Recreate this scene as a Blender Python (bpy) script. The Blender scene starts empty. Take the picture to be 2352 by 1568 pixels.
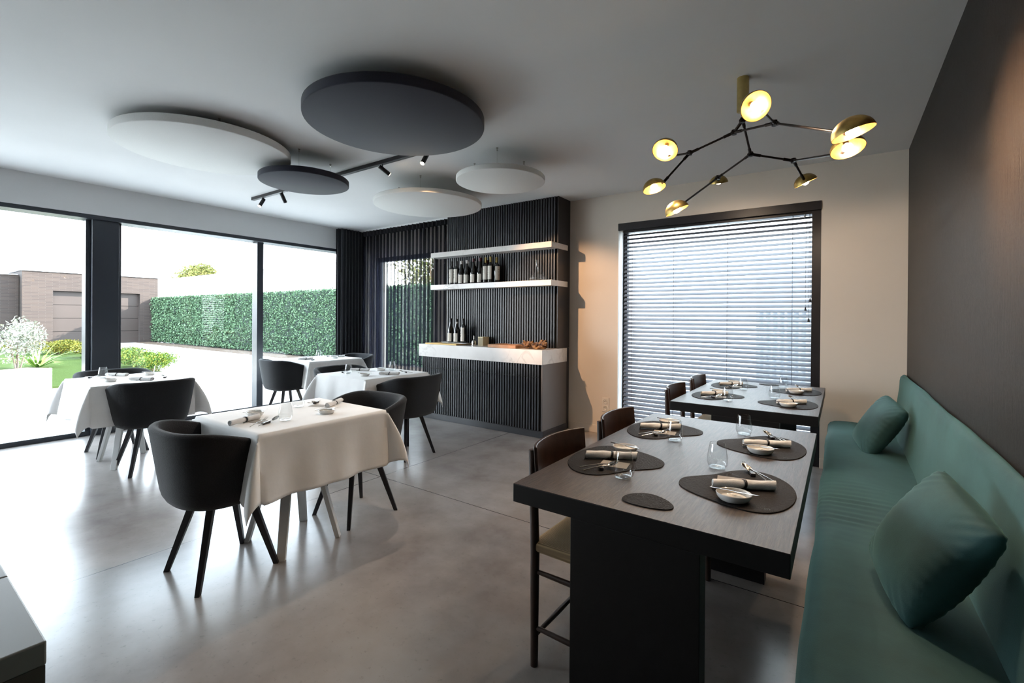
import bpy, bmesh, math, random
from mathutils import Vector, Matrix
random.seed(7)
PI = math.pi
SC = bpy.context.scene
COL = SC.collection

# ------------------------------------------------------------------ camera
CAM_H = 1.31
_f, _yaw, _pitch, _roll, _cy = 1071.84, .61439, -.0028755, .00738, 732.15
_F = Vector((-math.sin(_yaw), math.cos(_yaw), 0)); _R = Vector((math.cos(_yaw), math.sin(_yaw), 0)); _U = Vector((0, 0, 1))
_F2 = _F*math.cos(_pitch) + _U*math.sin(_pitch); _U2 = _U*math.cos(_pitch) - _F*math.sin(_pitch)
_R3 = _R*math.cos(_roll) + _U2*math.sin(_roll); _U3 = _U2*math.cos(_roll) - _R*math.sin(_roll)
cd = bpy.data.cameras.new('camera'); cam = bpy.data.objects.new('camera', cd); COL.objects.link(cam)
m = Matrix((_R3, _U3, -_F2)).transposed().to_4x4(); m.translation = Vector((0, 0, CAM_H)); cam.matrix_world = m
cd.sensor_width = 36; cd.lens = _f/2352*36; cd.shift_y = -(784-_cy)/2352; cd.clip_start = .02; cd.clip_end = 300
SC.camera = cam

# ------------------------------------------------------------------ world, sun, exposure
SC.view_settings.view_transform = 'Standard'; SC.view_settings.look = 'None'
SC.view_settings.gamma = 1; SC.view_settings.use_curve_mapping = False
SC.view_settings.exposure = 2.5
w = bpy.data.worlds.new('sky'); SC.world = w; w.use_nodes = True
nt = w.node_tree; nt.nodes.clear()
wo = nt.nodes.new('ShaderNodeOutputWorld'); bg = nt.nodes.new('ShaderNodeBackground')
tc = nt.nodes.new('ShaderNodeTexCoord'); sx = nt.nodes.new('ShaderNodeSeparateXYZ'); cr = nt.nodes.new('ShaderNodeValToRGB')
cr.color_ramp.elements[0].position = 0.0; cr.color_ramp.elements[0].color = (.90, .94, 1.0, 1)
cr.color_ramp.elements[1].position = .55; cr.color_ramp.elements[1].color = (.70, .85, 1.0, 1)
nt.links.new(tc.outputs['Generated'], sx.inputs[0]); nt.links.new(sx.outputs['Z'], cr.inputs[0])
nt.links.new(cr.outputs[0], bg.inputs[0]); nt.links.new(bg.outputs[0], wo.inputs[0])
bg.inputs[1].default_value = 2.9
sd = bpy.data.lights.new('sun', 'SUN'); sun = bpy.data.objects.new('sun', sd); COL.objects.link(sun)
sd.energy = 9.0; sd.angle = math.radians(.6); sd.color = (1, .95, .88)
sun.rotation_euler = Vector((.55, 1.0, .54)).to_track_quat('Z', 'Y').to_euler()

def portal(name, loc, normal, sx_, sy_):
    l = bpy.data.lights.new(name, 'AREA'); l.shape = 'RECTANGLE'; l.size = sx_; l.size_y = sy_
    l.cycles.is_portal = True
    o = bpy.data.objects.new(name, l); COL.objects.link(o); o.location = loc
    o.rotation_euler = Vector(normal).to_track_quat('-Z', 'Z').to_euler()
portal('portal_left', (-7.0, .66, 1.19), (1, 0, 0), 8.2, 2.4)
portal('portal_back', (-1.1, 5.25, 1.19), (0, -1, 0), 1.9, 2.4)
portal('portal_corner', (-5.55, 5.25, 1.15), (0, -1, 0), 1.5, 2.3)

# ------------------------------------------------------------------ helpers
def lin(h):
    h = h.lstrip('#'); o = []
    for i in (0, 2, 4):
        c = int(h[i:i+2], 16)/255; o.append(c/12.92 if c <= .04045 else ((c+.055)/1.055)**2.4)
    return (*o, 1)
class NT:
    def __init__(s, name):
        s.m = bpy.data.materials.new(name); s.m.use_nodes = True; s.t = s.m.node_tree
        s.b = s.t.nodes['Principled BSDF']; s.out = s.t.nodes['Material Output']
    def n(s, typ, **k):
        x = s.t.nodes.new(typ)
        for a, v in k.items():
            if a.startswith('i_'):
                key = a[2:]; key = int(key) if key.isdigit() else key.replace('_', ' ')
                x.inputs[key].default_value = v
            else: setattr(x, a, v)
        return x
    def l(s, a, b): s.t.links.new(a, b)
    def co(s, scale=(1, 1, 1), kind='Object'):
        c = s.n('ShaderNodeTexCoord'); mp = s.n('ShaderNodeMapping'); mp.inputs['Scale'].default_value = scale
        s.l(c.outputs[kind], mp.inputs[0]); return mp.outputs[0]
    def noise(s, vec, scale, detail=3, rough=.5):
        x = s.n('ShaderNodeTexNoise'); x.inputs['Scale'].default_value = scale; x.inputs['Detail'].default_value = detail
        x.inputs['Roughness'].default_value = rough; s.l(vec, x.inputs['Vector']); return x.outputs['Fac']
    def ramp(s, fac, *st):
        r = s.n('ShaderNodeValToRGB'); e = r.color_ramp.elements
        while len(e) < len(st): e.new(.5)
        for i, (p, c) in enumerate(st): e[i].position = p; e[i].color = c if len(c) == 4 else (*c, 1)
        s.l(fac, r.inputs[0]); return r.outputs[0]
    def bump(s, fac, strength=.2, dist=.01):
        b = s.n('ShaderNodeBump'); b.inputs['Strength'].default_value = strength; b.inputs['Distance'].default_value = dist
        s.l(fac, b.inputs['Height']); s.l(b.outputs[0], s.b.inputs['Normal'])
    def mix(s, fac, a, b):
        x = s.n('ShaderNodeMix'); x.data_type = 'RGBA'
        for sock, v in ((0, fac), (6, a), (7, b)):
            if hasattr(v, 'links'): s.l(v, x.inputs[sock])
            else: x.inputs[sock].default_value = v
        return x.outputs[2]
def P(name, col, rough=.5, metal=0, spec=.5, noise=None, bump=None, sheen=0, coat=0, amt=.12):
    """plain procedural material: colour varied by a noise, optional bump (scale, strength)"""
    m = NT(name); c = lin(col) if isinstance(col, str) else (*col, 1)
    v = m.co(); f = m.noise(v, noise or 12, 4)
    d = tuple(x*(1-amt) for x in c[:3]) + (1,); u = tuple(min(1, x*(1+amt)) for x in c[:3]) + (1,)
    m.l(m.ramp(f, (.3, d), (.7, u)), m.b.inputs['Base Color'])
    m.b.inputs['Roughness'].default_value = rough; m.b.inputs['Metallic'].default_value = metal
    m.b.inputs['Specular IOR Level'].default_value = spec
    m.b.inputs['Sheen Weight'].default_value = sheen; m.b.inputs['Coat Weight'].default_value = coat
    if bump: m.bump(m.noise(m.co(), bump[0], 3), bump[1], .004)
    return m.m

def tag(o, label=None, cat=None, group=None, kind=None):
    if label: o['label'] = label
    if cat: o['category'] = cat
    if group: o['group'] = group
    if kind: o['kind'] = kind
    return o
def empty(name, loc=(0, 0, 0), rz=0, label=None, cat=None, group=None):
    o = bpy.data.objects.new(name, None); COL.objects.link(o); o.location = loc; o.rotation_euler = (0, 0, rz)
    o.empty_display_size = .05
    return tag(o, label, cat, group)
class MB:
    def __init__(s): s.v = []; s.f = []
    def add(s, vs, fs):
        n = len(s.v); s.v += [tuple(v) for v in vs]; s.f += [tuple(i+n for i in f) for f in fs]; return s
    def box(s, x0, y0, z0, x1, y1, z1, M=None):
        vs = [Vector((x, y, z)) for z in (z0, z1) for y in (y0, y1) for x in (x0, x1)]
        if M: vs = [M @ v for v in vs]
        return s.add(vs, [(0, 2, 3, 1), (4, 5, 7, 6), (0, 1, 5, 4), (2, 6, 7, 3), (0, 4, 6, 2), (1, 3, 7, 5)])
    def tube(s, pts, r, n=10, cap=True):
        pts = [Vector(p) for p in pts]; rs = r if isinstance(r, (list, tuple)) else [r]*len(pts)
        rings = []; up = None
        for i, p in enumerate(pts):
            d = (pts[min(i+1, len(pts)-1)] - pts[max(i-1, 0)]).normalized()
            if up is None: up = Vector((0, 0, 1)) if abs(d.z) < .9 else Vector((1, 0, 0))
            a = d.cross(up).normalized(); b = a.cross(d).normalized(); up = b
            rings.append([p + (a*math.cos(t)+b*math.sin(t))*rs[i] for t in [2*PI*k/n + PI/n for k in range(n)]])
        vs = [v for q in rings for v in q]; fs = []
        for i in range(len(pts)-1):
            for k in range(n): fs.append((i*n+k, i*n+(k+1) % n, (i+1)*n+(k+1) % n, (i+1)*n+k))
        if cap: fs.append(tuple(range(n-1, -1, -1))); fs.append(tuple((len(pts)-1)*n+k for k in range(n)))
        return s.add(vs, fs)
    def lathe(s, prof, c=(0, 0, 0), n=32, sx=1, sy=1, M=None):
        vs = []; fs = []; N = len(prof)
        for k in range(n):
            a = 2*PI*k/n
            for r, z in prof:
                v = Vector((r*math.cos(a)*sx, r*math.sin(a)*sy, z)); v = (M @ v) if M else v + Vector(c); vs.append(v)
        for k in range(n):
            for i in range(N-1):
                fs.append((k*N+i, ((k+1) % n)*N+i, ((k+1) % n)*N+i+1, k*N+i+1))
        return s.add(vs, fs)
    def prism(s, out, z0, z1, inset=0):
        n = len(out); c = Vector((sum(p[0] for p in out)/n, sum(p[1] for p in out)/n))
        ins = [Vector(p) + (c-Vector(p)).normalized()*inset for p in out]
        vs = [(p[0], p[1], z0) for p in out] + [(p[0], p[1], z1-inset) for p in out] + [(p[0], p[1], z1) for p in ins]
        fs = [tuple(range(n-1, -1, -1)), tuple(2*n+k for k in range(n))]
        for j in (0, 1):
            for k in range(n): fs.append((j*n+k, j*n+(k+1) % n, (j+1)*n+(k+1) % n, (j+1)*n+k))
        return s.add(vs, fs)
    def grid(s, fn, nu, nv, wrap=False):
        vs = [fn(i/nu, j/nv) for i in range(nu if wrap else nu+1) for j in range(nv+1)]; N = nv+1; fs = []
        for i in range(nu):
            i2 = (i+1) % nu if wrap else i+1
            for j in range(nv): fs.append((i*N+j, i2*N+j, i2*N+j+1, i*N+j+1))
        return s.add(vs, fs)
    def build(s, name, mat, parent=None, smooth=False, bevel=0, weld=False, loc=None, rot=None, sub=0, angle=40):
        me = bpy.data.meshes.new(name); me.from_pydata(s.v, [], s.f); me.update()
        bm = bmesh.new(); bm.from_mesh(me)
        if weld: bmesh.ops.remove_doubles(bm, verts=bm.verts, dist=1e-5)
        bmesh.ops.recalc_face_normals(bm, faces=bm.faces); bm.to_mesh(me); bm.free()
        if mat: me.materials.append(mat)
        if smooth:
            me.polygons.foreach_set('use_smooth', [True]*len(me.polygons))
            try: me.set_sharp_from_angle(angle=math.radians(angle))
            except Exception: pass
        o = bpy.data.objects.new(name, me); COL.objects.link(o); o.parent = parent
        if loc: o.location = loc
        if rot: o.rotation_euler = rot
        if bevel:
            b = o.modifiers.new('bevel', 'BEVEL'); b.width = bevel; b.segments = 2; b.limit_method = 'ANGLE'
        if sub:
            b = o.modifiers.new('sub', 'SUBSURF'); b.levels = sub; b.render_levels = sub
        return o
def copy_tree(o, parent=None):
    c = o.copy(); COL.objects.link(c); c.parent = parent
    for ch in list(o.children): copy_tree(ch, c)
    return c
def structure(o): o['kind'] = 'structure'; return o

# ------------------------------------------------------------------ materials
M = {}
M['ceiling'] = P('ceiling_paint', '#dcdcdc', .9, noise=1.5, amt=.02)
M['wall'] = P('warm_wall_paint', '#d2c8bd', .85, noise=1.2, bump=(90, .05), amt=.03)
M['wallw'] = P('white_wall_paint', '#d4d4d4', .85, noise=1.2, amt=.02)
M['anth'] = P('anthracite_metal', '#2b3038', .35, 0, noise=3, amt=.08)
M['black'] = P('black_trim', '#17151a', .4, noise=5)
M['jamb'] = P('white_jamb', '#e6e6e4', .6, noise=5, amt=.02)
M['cab'] = P('black_ribbed_lacquer', '#2b2c31', .34, noise=4, amt=.1)
M['gap'] = P('black_backing', '#050506', .8, noise=4, amt=.1)
M['cabgrey'] = P('grey_cabinet_side', '#676260', .5, noise=4, amt=.05)
M['blackwood'] = P('black_stained_oak', '#0b0a0b', .5, noise=30, spec=.35, bump=(120, .1))
M['whitewood'] = P('white_lacquer', '#cfcfcd', .4, noise=6, amt=.03)
M['chairfab'] = P('charcoal_wool', '#121317', .95, noise=160, bump=(260, .5), sheen=.12, amt=.35)
M['blackleg'] = P('black_leg', '#1a191d', .35, noise=9)
M['brass'] = P('brushed_brass', '#bfab70', .32, 1.0, noise=30)
M['bronze'] = P('dark_bronze', '#2b2320', .35, .8, noise=20)
M['discdark'] = P('dark_felt', '#272937', .95, noise=180, amt=.15, sheen=.2)
M['discwhite'] = P('white_felt', '#e2e2e0', .95, noise=180, amt=.03)
M['steel'] = P('polished_steel', '#c4c0bb', .14, 1.0, noise=8, amt=.05)
M['darksteel'] = P('dark_rest', '#232022', .35, .3, noise=8)
M['porcelain'] = P('white_porcelain', '#dcdad6', .12, noise=5, coat=.5, amt=.02)
M['napkin'] = P('white_linen', '#f0eeeb', .9, noise=70, bump=(300, .25), amt=.05)
M['napkingrey'] = P('grey_linen', '#dddbd9', .9, noise=70, bump=(300, .25), amt=.05)
M['band'] = P('black_leather_band', '#141214', .5, noise=30)
M['leather'] = P('brown_black_leather', '#181312', .7, noise=20, spec=.2, bump=(170, .7), amt=.15)
M['card'] = P('beige_card', '#a39c94', .8, noise=8, amt=.04)
M['butter'] = P('whipped_butter', '#efe9de', .55, noise=20, bump=(60, .6), amt=.03)
M['wood'] = P('walnut', '#2f1d15', .38, noise=22, bump=(60, .1), amt=.3)
M['tbwood'] = P('beech_board', '#b98256', .5, noise=14, amt=.15)
M['gold'] = P('gold_board', '#c9a35c', .4, .2, noise=14, amt=.1)
M['bottle'] = P('dark_bottle_glass', '#07090a', .06, noise=4, coat=.6)
M['label'] = P('cream_label', '#d9d2c8', .7, noise=40, amt=.05)
M['labelb'] = P('dark_print', '#3c3836', .7, noise=40, amt=.05)
M['capw'] = P('white_capsule', '#cfcbc6', .4, noise=30, amt=.05)
M['capg'] = P('olive_gold_capsule', '#8c7a45', .35, .5, noise=30)
M['capr'] = P('dark_red_capsule', '#4a1820', .35, .3, noise=30)
M['outlet'] = P('outlet_plastic', '#d6cfc6', .4, noise=5, amt=.02)
M['concrete_out'] = P('driveway_concrete', '#b4b1ad', .9, spec=.1, noise=1.2, amt=.07)
M['planter'] = P('white_planter', '#d8d6d2', .7, noise=3, amt=.03)
M['soil'] = P('soil', '#4a3a2c', .95, noise=8, amt=.3)
M['bark'] = P('bark', '#5a4a3a', .9, noise=20, bump=(40, .6), amt=.3)
M['render'] = P('white_render', '#e8e7e4', .9, noise=2, amt=.03)
M['rail'] = P('grey_panel', '#9a9da2', .6, noise=3)
M['garage_door'] = P('taupe_door', '#291e19', .5, noise=2, amt=.06)
M['box'] = None; M['railing'] = P('light_grey_railing', '#7d8085', .6)

# polished concrete floor
m = NT('polished_concrete'); v = m.co()
f1 = m.noise(v, .7, 5, .55); f2 = m.noise(v, 3.2, 5, .6); f3 = m.noise(v, 38, 5, .7)
c1 = m.ramp(f1, (.3, lin('#6b6360')), (.55, lin('#8a817b')), (.72, lin('#9e958f')))
c2 = m.mix(m.ramp(f2, (.35, (0, 0, 0)), (.75, (.6, .6, .6))), c1, lin('#a39d9a'))
c3 = m.mix(m.ramp(f3, (.28, (.35, .35, .35)), (.42, (0, 0, 0))), c2, lin('#5b5552'))
s = m.n('ShaderNodeSeparateXYZ'); m.l(m.co(), s.inputs[0])
def line(sock, at_, wdt):
    a = m.n('ShaderNodeMath', operation='SUBTRACT'); m.l(sock, a.inputs[0]); a.inputs[1].default_value = at_
    b = m.n('ShaderNodeMath', operation='ABSOLUTE'); m.l(a.outputs[0], b.inputs[0])
    c = m.n('ShaderNodeMath', operation='LESS_THAN'); m.l(b.outputs[0], c.inputs[0]); c.inputs[1].default_value = wdt
    return c.outputs[0]
mx = m.n('ShaderNodeMath', operation='MAXIMUM'); m.l(line(s.outputs['X'], -3.075, .003), mx.inputs[0]); m.l(line(s.outputs['Y'], 2.505, .003), mx.inputs[1])
m.l(m.mix(mx.outputs[0], c3, lin('#2b2827')), m.b.inputs['Base Color'])
m.b.inputs['Roughness'].default_value = .235
m.b.inputs['Specular IOR Level'].default_value = .42; m.bump(f3, .04, .002)
M['floor'] = m.m

# dark vertical-grain wall covering
m = NT('dark_grained_wallcovering'); v = m.co((1, 60, 1.2)); f = m.noise(v, 2.2, 8, .75); v2 = m.co((1, 300, 6)); g = m.noise(v2, 2, 4, .7)
m.l(m.ramp(f, (.32, lin('#070505')), (.68, lin('#2a2422'))), m.b.inputs['Base Color'])
ad = m.n('ShaderNodeMath', operation='ADD'); m.l(f, ad.inputs[0]); m.l(g, ad.inputs[1])
m.b.inputs['Roughness'].default_value = .34; m.b.inputs['Specular IOR Level'].default_value = .25; m.bump(ad.outputs[0], .9, .01)
M['wallpaper'] = m.m

# marble
m = NT('white_marble'); v = m.co((1, 1, 1)); w1 = m.noise(v, 2.0, 8, .6)
mp = m.n('ShaderNodeTexNoise'); mp.inputs['Scale'].default_value = 3.2; mp.inputs['Detail'].default_value = 8; mp.inputs['Distortion'].default_value = 1.2; m.l(v, mp.inputs['Vector'])
b1 = m.ramp(mp.outputs['Fac'], (.47, (0, 0, 0)), (.5, (.5, .5, .5)), (.53, (0, 0, 0)))
base = m.ramp(w1, (.3, lin('#d2ccc8')), (.7, lin('#e8e4e0')))
gate = m.n('ShaderNodeMath', operation='MULTIPLY'); m.l(b1, gate.inputs[0]); m.l(m.ramp(m.noise(v, 1.6, 2), (.45, (0, 0, 0)), (.7, (1, 1, 1))), gate.inputs[1])
m.l(m.mix(gate.outputs[0], base, lin('#7d756c')), m.b.inputs['Base Color']); m.b.inputs['Roughness'].default_value = .18
M['marble'] = m.m

# grained dark oak table top
m = NT('brown_grained_oak_top'); v = m.co((26, 1.6, 26)); f = m.noise(v, 7, 8, .75); v2 = m.co((1, 1, 1))
m.l(m.ramp(f, (.38, lin('#110b09')), (.5, lin('#332622')), (.62, lin('#493a34'))), m.b.inputs['Base Color'])
m.b.inputs['Roughness'].default_value = .38; m.b.inputs['Specular IOR Level'].default_value = .5; m.bump(f, .6, .002)
M['oaktop'] = m.m

# table cloth linen
m = NT('white_tablecloth'); v = m.co(); f = m.noise(v, 5, 5, .6)
m.l(m.ramp(f, (.3, lin('#ebe9e7')), (.7, lin('#f4f2f0'))), m.b.inputs['Base Color']); m.b.inputs['Roughness'].default_value = .85
m.bump(f, .25, .012); M['cloth'] = m.m

# teal velvet
m = NT('teal_velvet'); v = m.co(); f = m.noise(v, 3, 5, .65); g = m.noise(v, 320, 3, .6)
m.l(m.ramp(f, (.3, lin('#1d3d3d')), (.7, lin('#2d5352'))), m.b.inputs['Base Color']); m.b.inputs['Roughness'].default_value = .8
m.b.inputs['Sheen Weight'].default_value = .55; m.b.inputs['Sheen Roughness'].default_value = .35; m.b.inputs['Sheen Tint'].default_value = lin('#7fb0ac'); m.bump(g, .25, .002)
M['velvet'] = m.m

# woven paper cord
m = NT('woven_cord'); v = m.co(); wv = m.n('ShaderNodeTexWave'); wv.bands_direction = 'Y'; wv.inputs['Scale'].default_value = 48; m.l(v, wv.inputs['Vector'])
m.l(m.ramp(wv.outputs['Fac'], (.2, lin('#7d6547')), (.8, lin('#a98e66'))), m.b.inputs['Base Color']); m.b.inputs['Roughness'].default_value = .8
m.bump(wv.outputs['Fac'], .6, .004); M['cord'] = m.m
m = NT('woven_box'); v = m.co(); br = m.n('ShaderNodeTexBrick'); br.inputs['Scale'].default_value = 60; m.l(v, br.inputs['Vector'])
br.inputs['Color1'].default_value = lin('#efe2bd'); br.inputs['Color2'].default_value = lin('#e2d2a6'); br.inputs['Mortar'].default_value = lin('#8a7a55')
m.l(br.outputs['Color'], m.b.inputs['Base Color']); M['box'] = m.m

# brick of the garage
m = NT('long_brick'); c = m.n('ShaderNodeTexCoord'); s = m.n('ShaderNodeSeparateXYZ'); m.l(c.outputs['Object'], s.inputs[0]); cb = m.n('ShaderNodeCombineXYZ')
ad = m.n('ShaderNodeMath', operation='ADD'); m.l(s.outputs['X'], ad.inputs[0]); m.l(s.outputs['Y'], ad.inputs[1]); m.l(ad.outputs[0], cb.inputs[0]); m.l(s.outputs['Z'], cb.inputs[1])
br = m.n('ShaderNodeTexBrick'); br.inputs['Scale'].default_value = 1; br.inputs['Brick Width'].default_value = .45; br.inputs['Row Height'].default_value = .06; br.inputs['Mortar Size'].default_value = .008
br.inputs['Color1'].default_value = lin('#261d1a'); br.inputs['Color2'].default_value = lin('#302621'); br.inputs['Mortar'].default_value = lin('#352e2b'); m.l(cb.outputs[0], br.inputs['Vector'])
m.l(br.outputs['Color'], m.b.inputs['Base Color']); m.b.inputs['Roughness'].default_value = .9; M['brick'] = m.m

def leafmat(name, a, b, c):
    m = NT(name); gi = m.n('ShaderNodeNewGeometry'); r = m.ramp(gi.outputs['Random Per Island'], (0, lin(a)), (.5, lin(b)), (1, lin(c)))
    m.l(r, m.b.inputs['Base Color']); m.b.inputs['Roughness'].default_value = .7; m.b.inputs['Specular IOR Level'].default_value = .12; return m.m
M['hedge'] = leafmat('hedge_leaves', '#2b3d2b', '#415840', '#60765a')
M['hedgecore'] = P('hedge_core', '#16241c', .95, noise=9, amt=.3)
M['yellowleaf'] = leafmat('golden_leaves', '#3a451a', '#5c5a22', '#736c2c')
M['greenleaf'] = leafmat('shrub_leaves', '#2c451c', '#4a6226', '#7a7a30')
M['treeleaf'] = leafmat('tree_leaves', '#3c4522', '#5a5c32', '#6e683c')
M['paleleaf'] = leafmat('pale_leaves', '#5c6254', '#8a8c80', '#a8a49e')
M['bladeleaf'] = leafmat('blade_leaves', '#4c6a30', '#6f8a45', '#8aa45a')
m = NT('lawn_grass'); v = m.co(); f = m.noise(v, 30, 6, .7); g = m.noise(v, .5, 3)
m.l(m.mix(g, m.ramp(f, (.3, lin('#242e15')), (.7, lin('#38452a'))), lin('#333f24')), m.b.inputs['Base Color']); m.b.inputs['Specular IOR Level'].default_value = 0; m.b.inputs['Roughness'].default_value = 1
m.bump(f, .8, .03); M['grass'] = m.m

# thin clear glass: fresnel blend of clear and mirror
def thin_glass(name, tint, ior=1.5, rough=0.0, boost=1.0):
    m = NT(name); m.t.nodes.remove(m.b)
    tr = m.n('ShaderNodeBsdfTransparent'); tr.inputs[0].default_value = tint
    gl = m.n('ShaderNodeBsdfGlossy'); gl.inputs['Roughness'].default_value = rough
    fr = m.n('ShaderNodeFresnel'); ge = m.n('ShaderNodeNewGeometry'); io = m.n('ShaderNodeMapRange')   # same reflectance seen from either side of the thin sheet
    io.inputs['To Min'].default_value = ior; io.inputs['To Max'].default_value = 1/ior; m.l(ge.outputs['Backfacing'], io.inputs[0]); m.l(io.outputs[0], fr.inputs[0])
    mm = m.n('ShaderNodeMath', operation='MULTIPLY'); mm.inputs[1].default_value = boost; mm.use_clamp = True; m.l(fr.outputs[0], mm.inputs[0])
    mx = m.n('ShaderNodeMixShader'); m.l(mm.outputs[0], mx.inputs[0]); m.l(tr.outputs[0], mx.inputs[1]); m.l(gl.outputs[0], mx.inputs[2]); m.l(mx.outputs[0], m.out.inputs[0])
    return m.m
M['glass'] = thin_glass('window_glass', (.97, .985, .98, 1), 1.45)
m = NT('drinking_glass'); m.t.nodes.remove(m.b)   # thin clear wall: more reflective and a little darker where seen edge-on
tr = m.n('ShaderNodeBsdfTransparent'); gl = m.n('ShaderNodeBsdfGlossy'); gl.inputs['Roughness'].default_value = .02
lw = m.n('ShaderNodeLayerWeight'); lw.inputs[0].default_value = .35
m.l(m.ramp(lw.outputs['Facing'], (.0, (.95, .96, .96)), (.75, (.9, .91, .91)), (1, (.35, .36, .37))), tr.inputs[0])
mx = m.n('ShaderNodeMixShader'); m.l(m.ramp(lw.outputs['Facing'], (.0, (.06, .06, .06)), (.55, (.17, .17, .17)), (1, (.85, .85, .85))), mx.inputs[0]); m.l(tr.outputs[0], mx.inputs[1]); m.l(gl.outputs[0], mx.inputs[2]); m.l(mx.outputs[0], m.out.inputs[0])
M['tumbler'] = m.m

# curtains
def curtain_mat(name, col, base, edge):
    m = NT(name); m.t.nodes.remove(m.b)
    tr = m.n('ShaderNodeBsdfTransparent'); df = m.n('ShaderNodeBsdfDiffuse'); tl = m.n('ShaderNodeBsdfTranslucent')
    v = m.co((400, 400, 400)); f = m.noise(v, 1, 2)
    m.l(m.ramp(f, (.3, tuple(x*.8 for x in lin(col)[:3])), (.7, lin(col))), df.inputs[0]); tl.inputs[0].default_value = lin(col)
    a = m.n('ShaderNodeMixShader'); a.inputs[0].default_value = .3; m.l(df.outputs[0], a.inputs[1]); m.l(tl.outputs[0], a.inputs[2])
    lw = m.n('ShaderNodeLayerWeight'); lw.inputs[0].default_value = .5
    mr = m.n('ShaderNodeMapRange'); mr.inputs['To Min'].default_value = base; mr.inputs['To Max'].default_value = edge; m.l(lw.outputs['Facing'], mr.inputs[0])
    mx = m.n('ShaderNodeMixShader'); m.l(mr.outputs[0], mx.inputs[0]); m.l(tr.outputs[0], mx.inputs[1]); m.l(a.outputs[0], mx.inputs[2]); m.l(mx.outputs[0], m.out.inputs[0])
    return m.m
M['sheer'] = curtain_mat('dark_sheer_voile', '#2c2e3c', .46, 1.0)
M['drape'] = P('dark_drape', '#15161e', .9, noise=60, sheen=.2)

def emis(name, col, st):
    m = NT(name); m.t.nodes.remove(m.b); e = m.n('ShaderNodeEmission'); e.inputs[0].default_value = (*col, 1); e.inputs[1].default_value = st
    m.l(e.outputs[0], m.out.inputs[0]); return m.m
M['bulb'] = emis('warm_bulb', (1, .68, .40), 26)
M['led'] = emis('spot_led', (1, .72, .42), 14)
m = NT('brass_shade'); v = m.co()
m.l(m.ramp(m.noise(v, 25, 4), (.3, lin('#8c7442')), (.7, lin('#bda262'))), m.b.inputs['Base Color']); m.b.inputs['Metallic'].default_value = .85; m.b.inputs['Roughness'].default_value = .42
M['shade'] = m.m

# ================================================================== SHELL
XL, XR, YB, YF, ZC = -6.54, .439, 4.943, -3.6, 2.70
structure(MB().box(-6.95, YF-.2, -.12, XR+.2, YB+.25, 0).build('floor', M['floor']))
structure(MB().box(-6.95, YF-.2, ZC, XR+.2, YB+.3, ZC+.25).build('ceiling', M['ceiling']))
structure(MB().box(XR, YF-.2, 0, XR+.2, YB+.25, ZC).build('wall_right', M['wallpaper']))
structure(MB().box(-6.95, YF-.2, 0, XR, YF, ZC).build('wall_front', M['cabgrey']))
b = MB(); b.box(-6.95, YF, 2.378, XL, YB, ZC).box(-6.95, YF, 0, XL, -3.45, 2.378).box(-6.95, 4.72, 0, XL, YB, 2.378)
structure(b.build('wall_left', M['wallw']))
WX0, WX1, WZ1 = -2.04, -.15, 2.364
b = MB()
for x0, x1, z0, z1 in ((-6.95, -6.25, 0, ZC), (-6.25, -4.9, 2.27, ZC), (-4.9, WX0, 0, ZC), (WX0, WX1, WZ1, ZC), (WX1, XR, 0, ZC)):
    b.box(x0, YB, z0, x1, YB+.25, z1)
structure(b.build('wall_back', M['wall']))
b = MB(); b.box(-2.63, YB-.014, 0, WX0, YB, .085).box(WX1, YB-.014, 0, XR, YB, .085)
structure(b.build('baseboard_back', M['wall'], bevel=.002))
# left window wall
win = structure(empty('window_1'))
b = MB(); b.box(-6.80, -3.45, 2.335, -6.56, 4.72, 2.378).box(-6.94, -3.45, -.02, -6.86, 4.72, .012).box(-6.72, -3.45, 0, -6.65, 4.72, .05).box(-6.86, -3.45, -.02, -6.72, 4.72, .02)
b.box(-6.85, 1.50, 0, -6.60, 1.73, 2.378).box(-6.80, 1.46, 0, -6.66, 1.50, 2.378).box(-6.80, 1.73, 0, -6.66, 1.765, 2.378)
b.box(-6.80, 3.27, 0, -6.66, 3.355, 2.378).box(-6.80, 4.66, 0, -6.66, 4.72, 2.378).box(-6.80, -3.45, 0, -6.66, -3.38, 2.378).box(-6.80, -1.0, 0, -6.66, -.92, 2.378)
b.build('window_frame', M['anth'], win, bevel=.003)
for y0, y1 in ((-3.38, -1.0), (-.92, 1.46), (1.765, 3.27), (3.355, 4.66)):
    MB().box(-6.765, y0, .02, -6.757, y1, 2.335).build('pane', M['glass'], win)
# back window with blind
win = structure(empty('window_2'))
b = MB(); b.box(WX0, YB+.14, WZ1-.09, WX1, YB+.20, WZ1).box(WX0, YB+.14, 0, WX1, YB+.20, .06)
b.box(WX0, YB+.14, 0, WX0+.05, YB+.20, WZ1).box(WX1-.07, YB+.02, 0, WX1, YB+.20, WZ1)
b.build('window_frame', M['black'], win, bevel=.002)
MB().box(WX0, YB-.012, 2.285, WX1, YB+.02, WZ1).build('pelmet', M['black'], win, bevel=.002)
MB().box(WX0+.05, YB+.165, .06, WX1-.07, YB+.172, WZ1-.09).build('pane', M['glass'], win)
MB().box(WX0-.001, YB-.002, 0, WX0+.004, YB+.14, 2.285).build('window_reveal', M['jamb'], win)
# corner window behind the sheer curtain
win = structure(empty('window_3'))
b = MB(); b.box(-6.25, YB+.05, 2.20, -4.9, YB+.12, 2.27).box(-6.25, YB+.05, 0, -4.9, YB+.12, .06).box(-6.25, YB+.05, 0, -6.18, YB+.12, 2.27).box(-4.96, YB+.05, 0, -4.9, YB+.12, 2.27)
b.build('window_frame', M['anth'], win, bevel=.002)
MB().box(-6.18, YB+.08, .06, -4.96, YB+.087, 2.2).build('pane', M['glass'], win)

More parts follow.
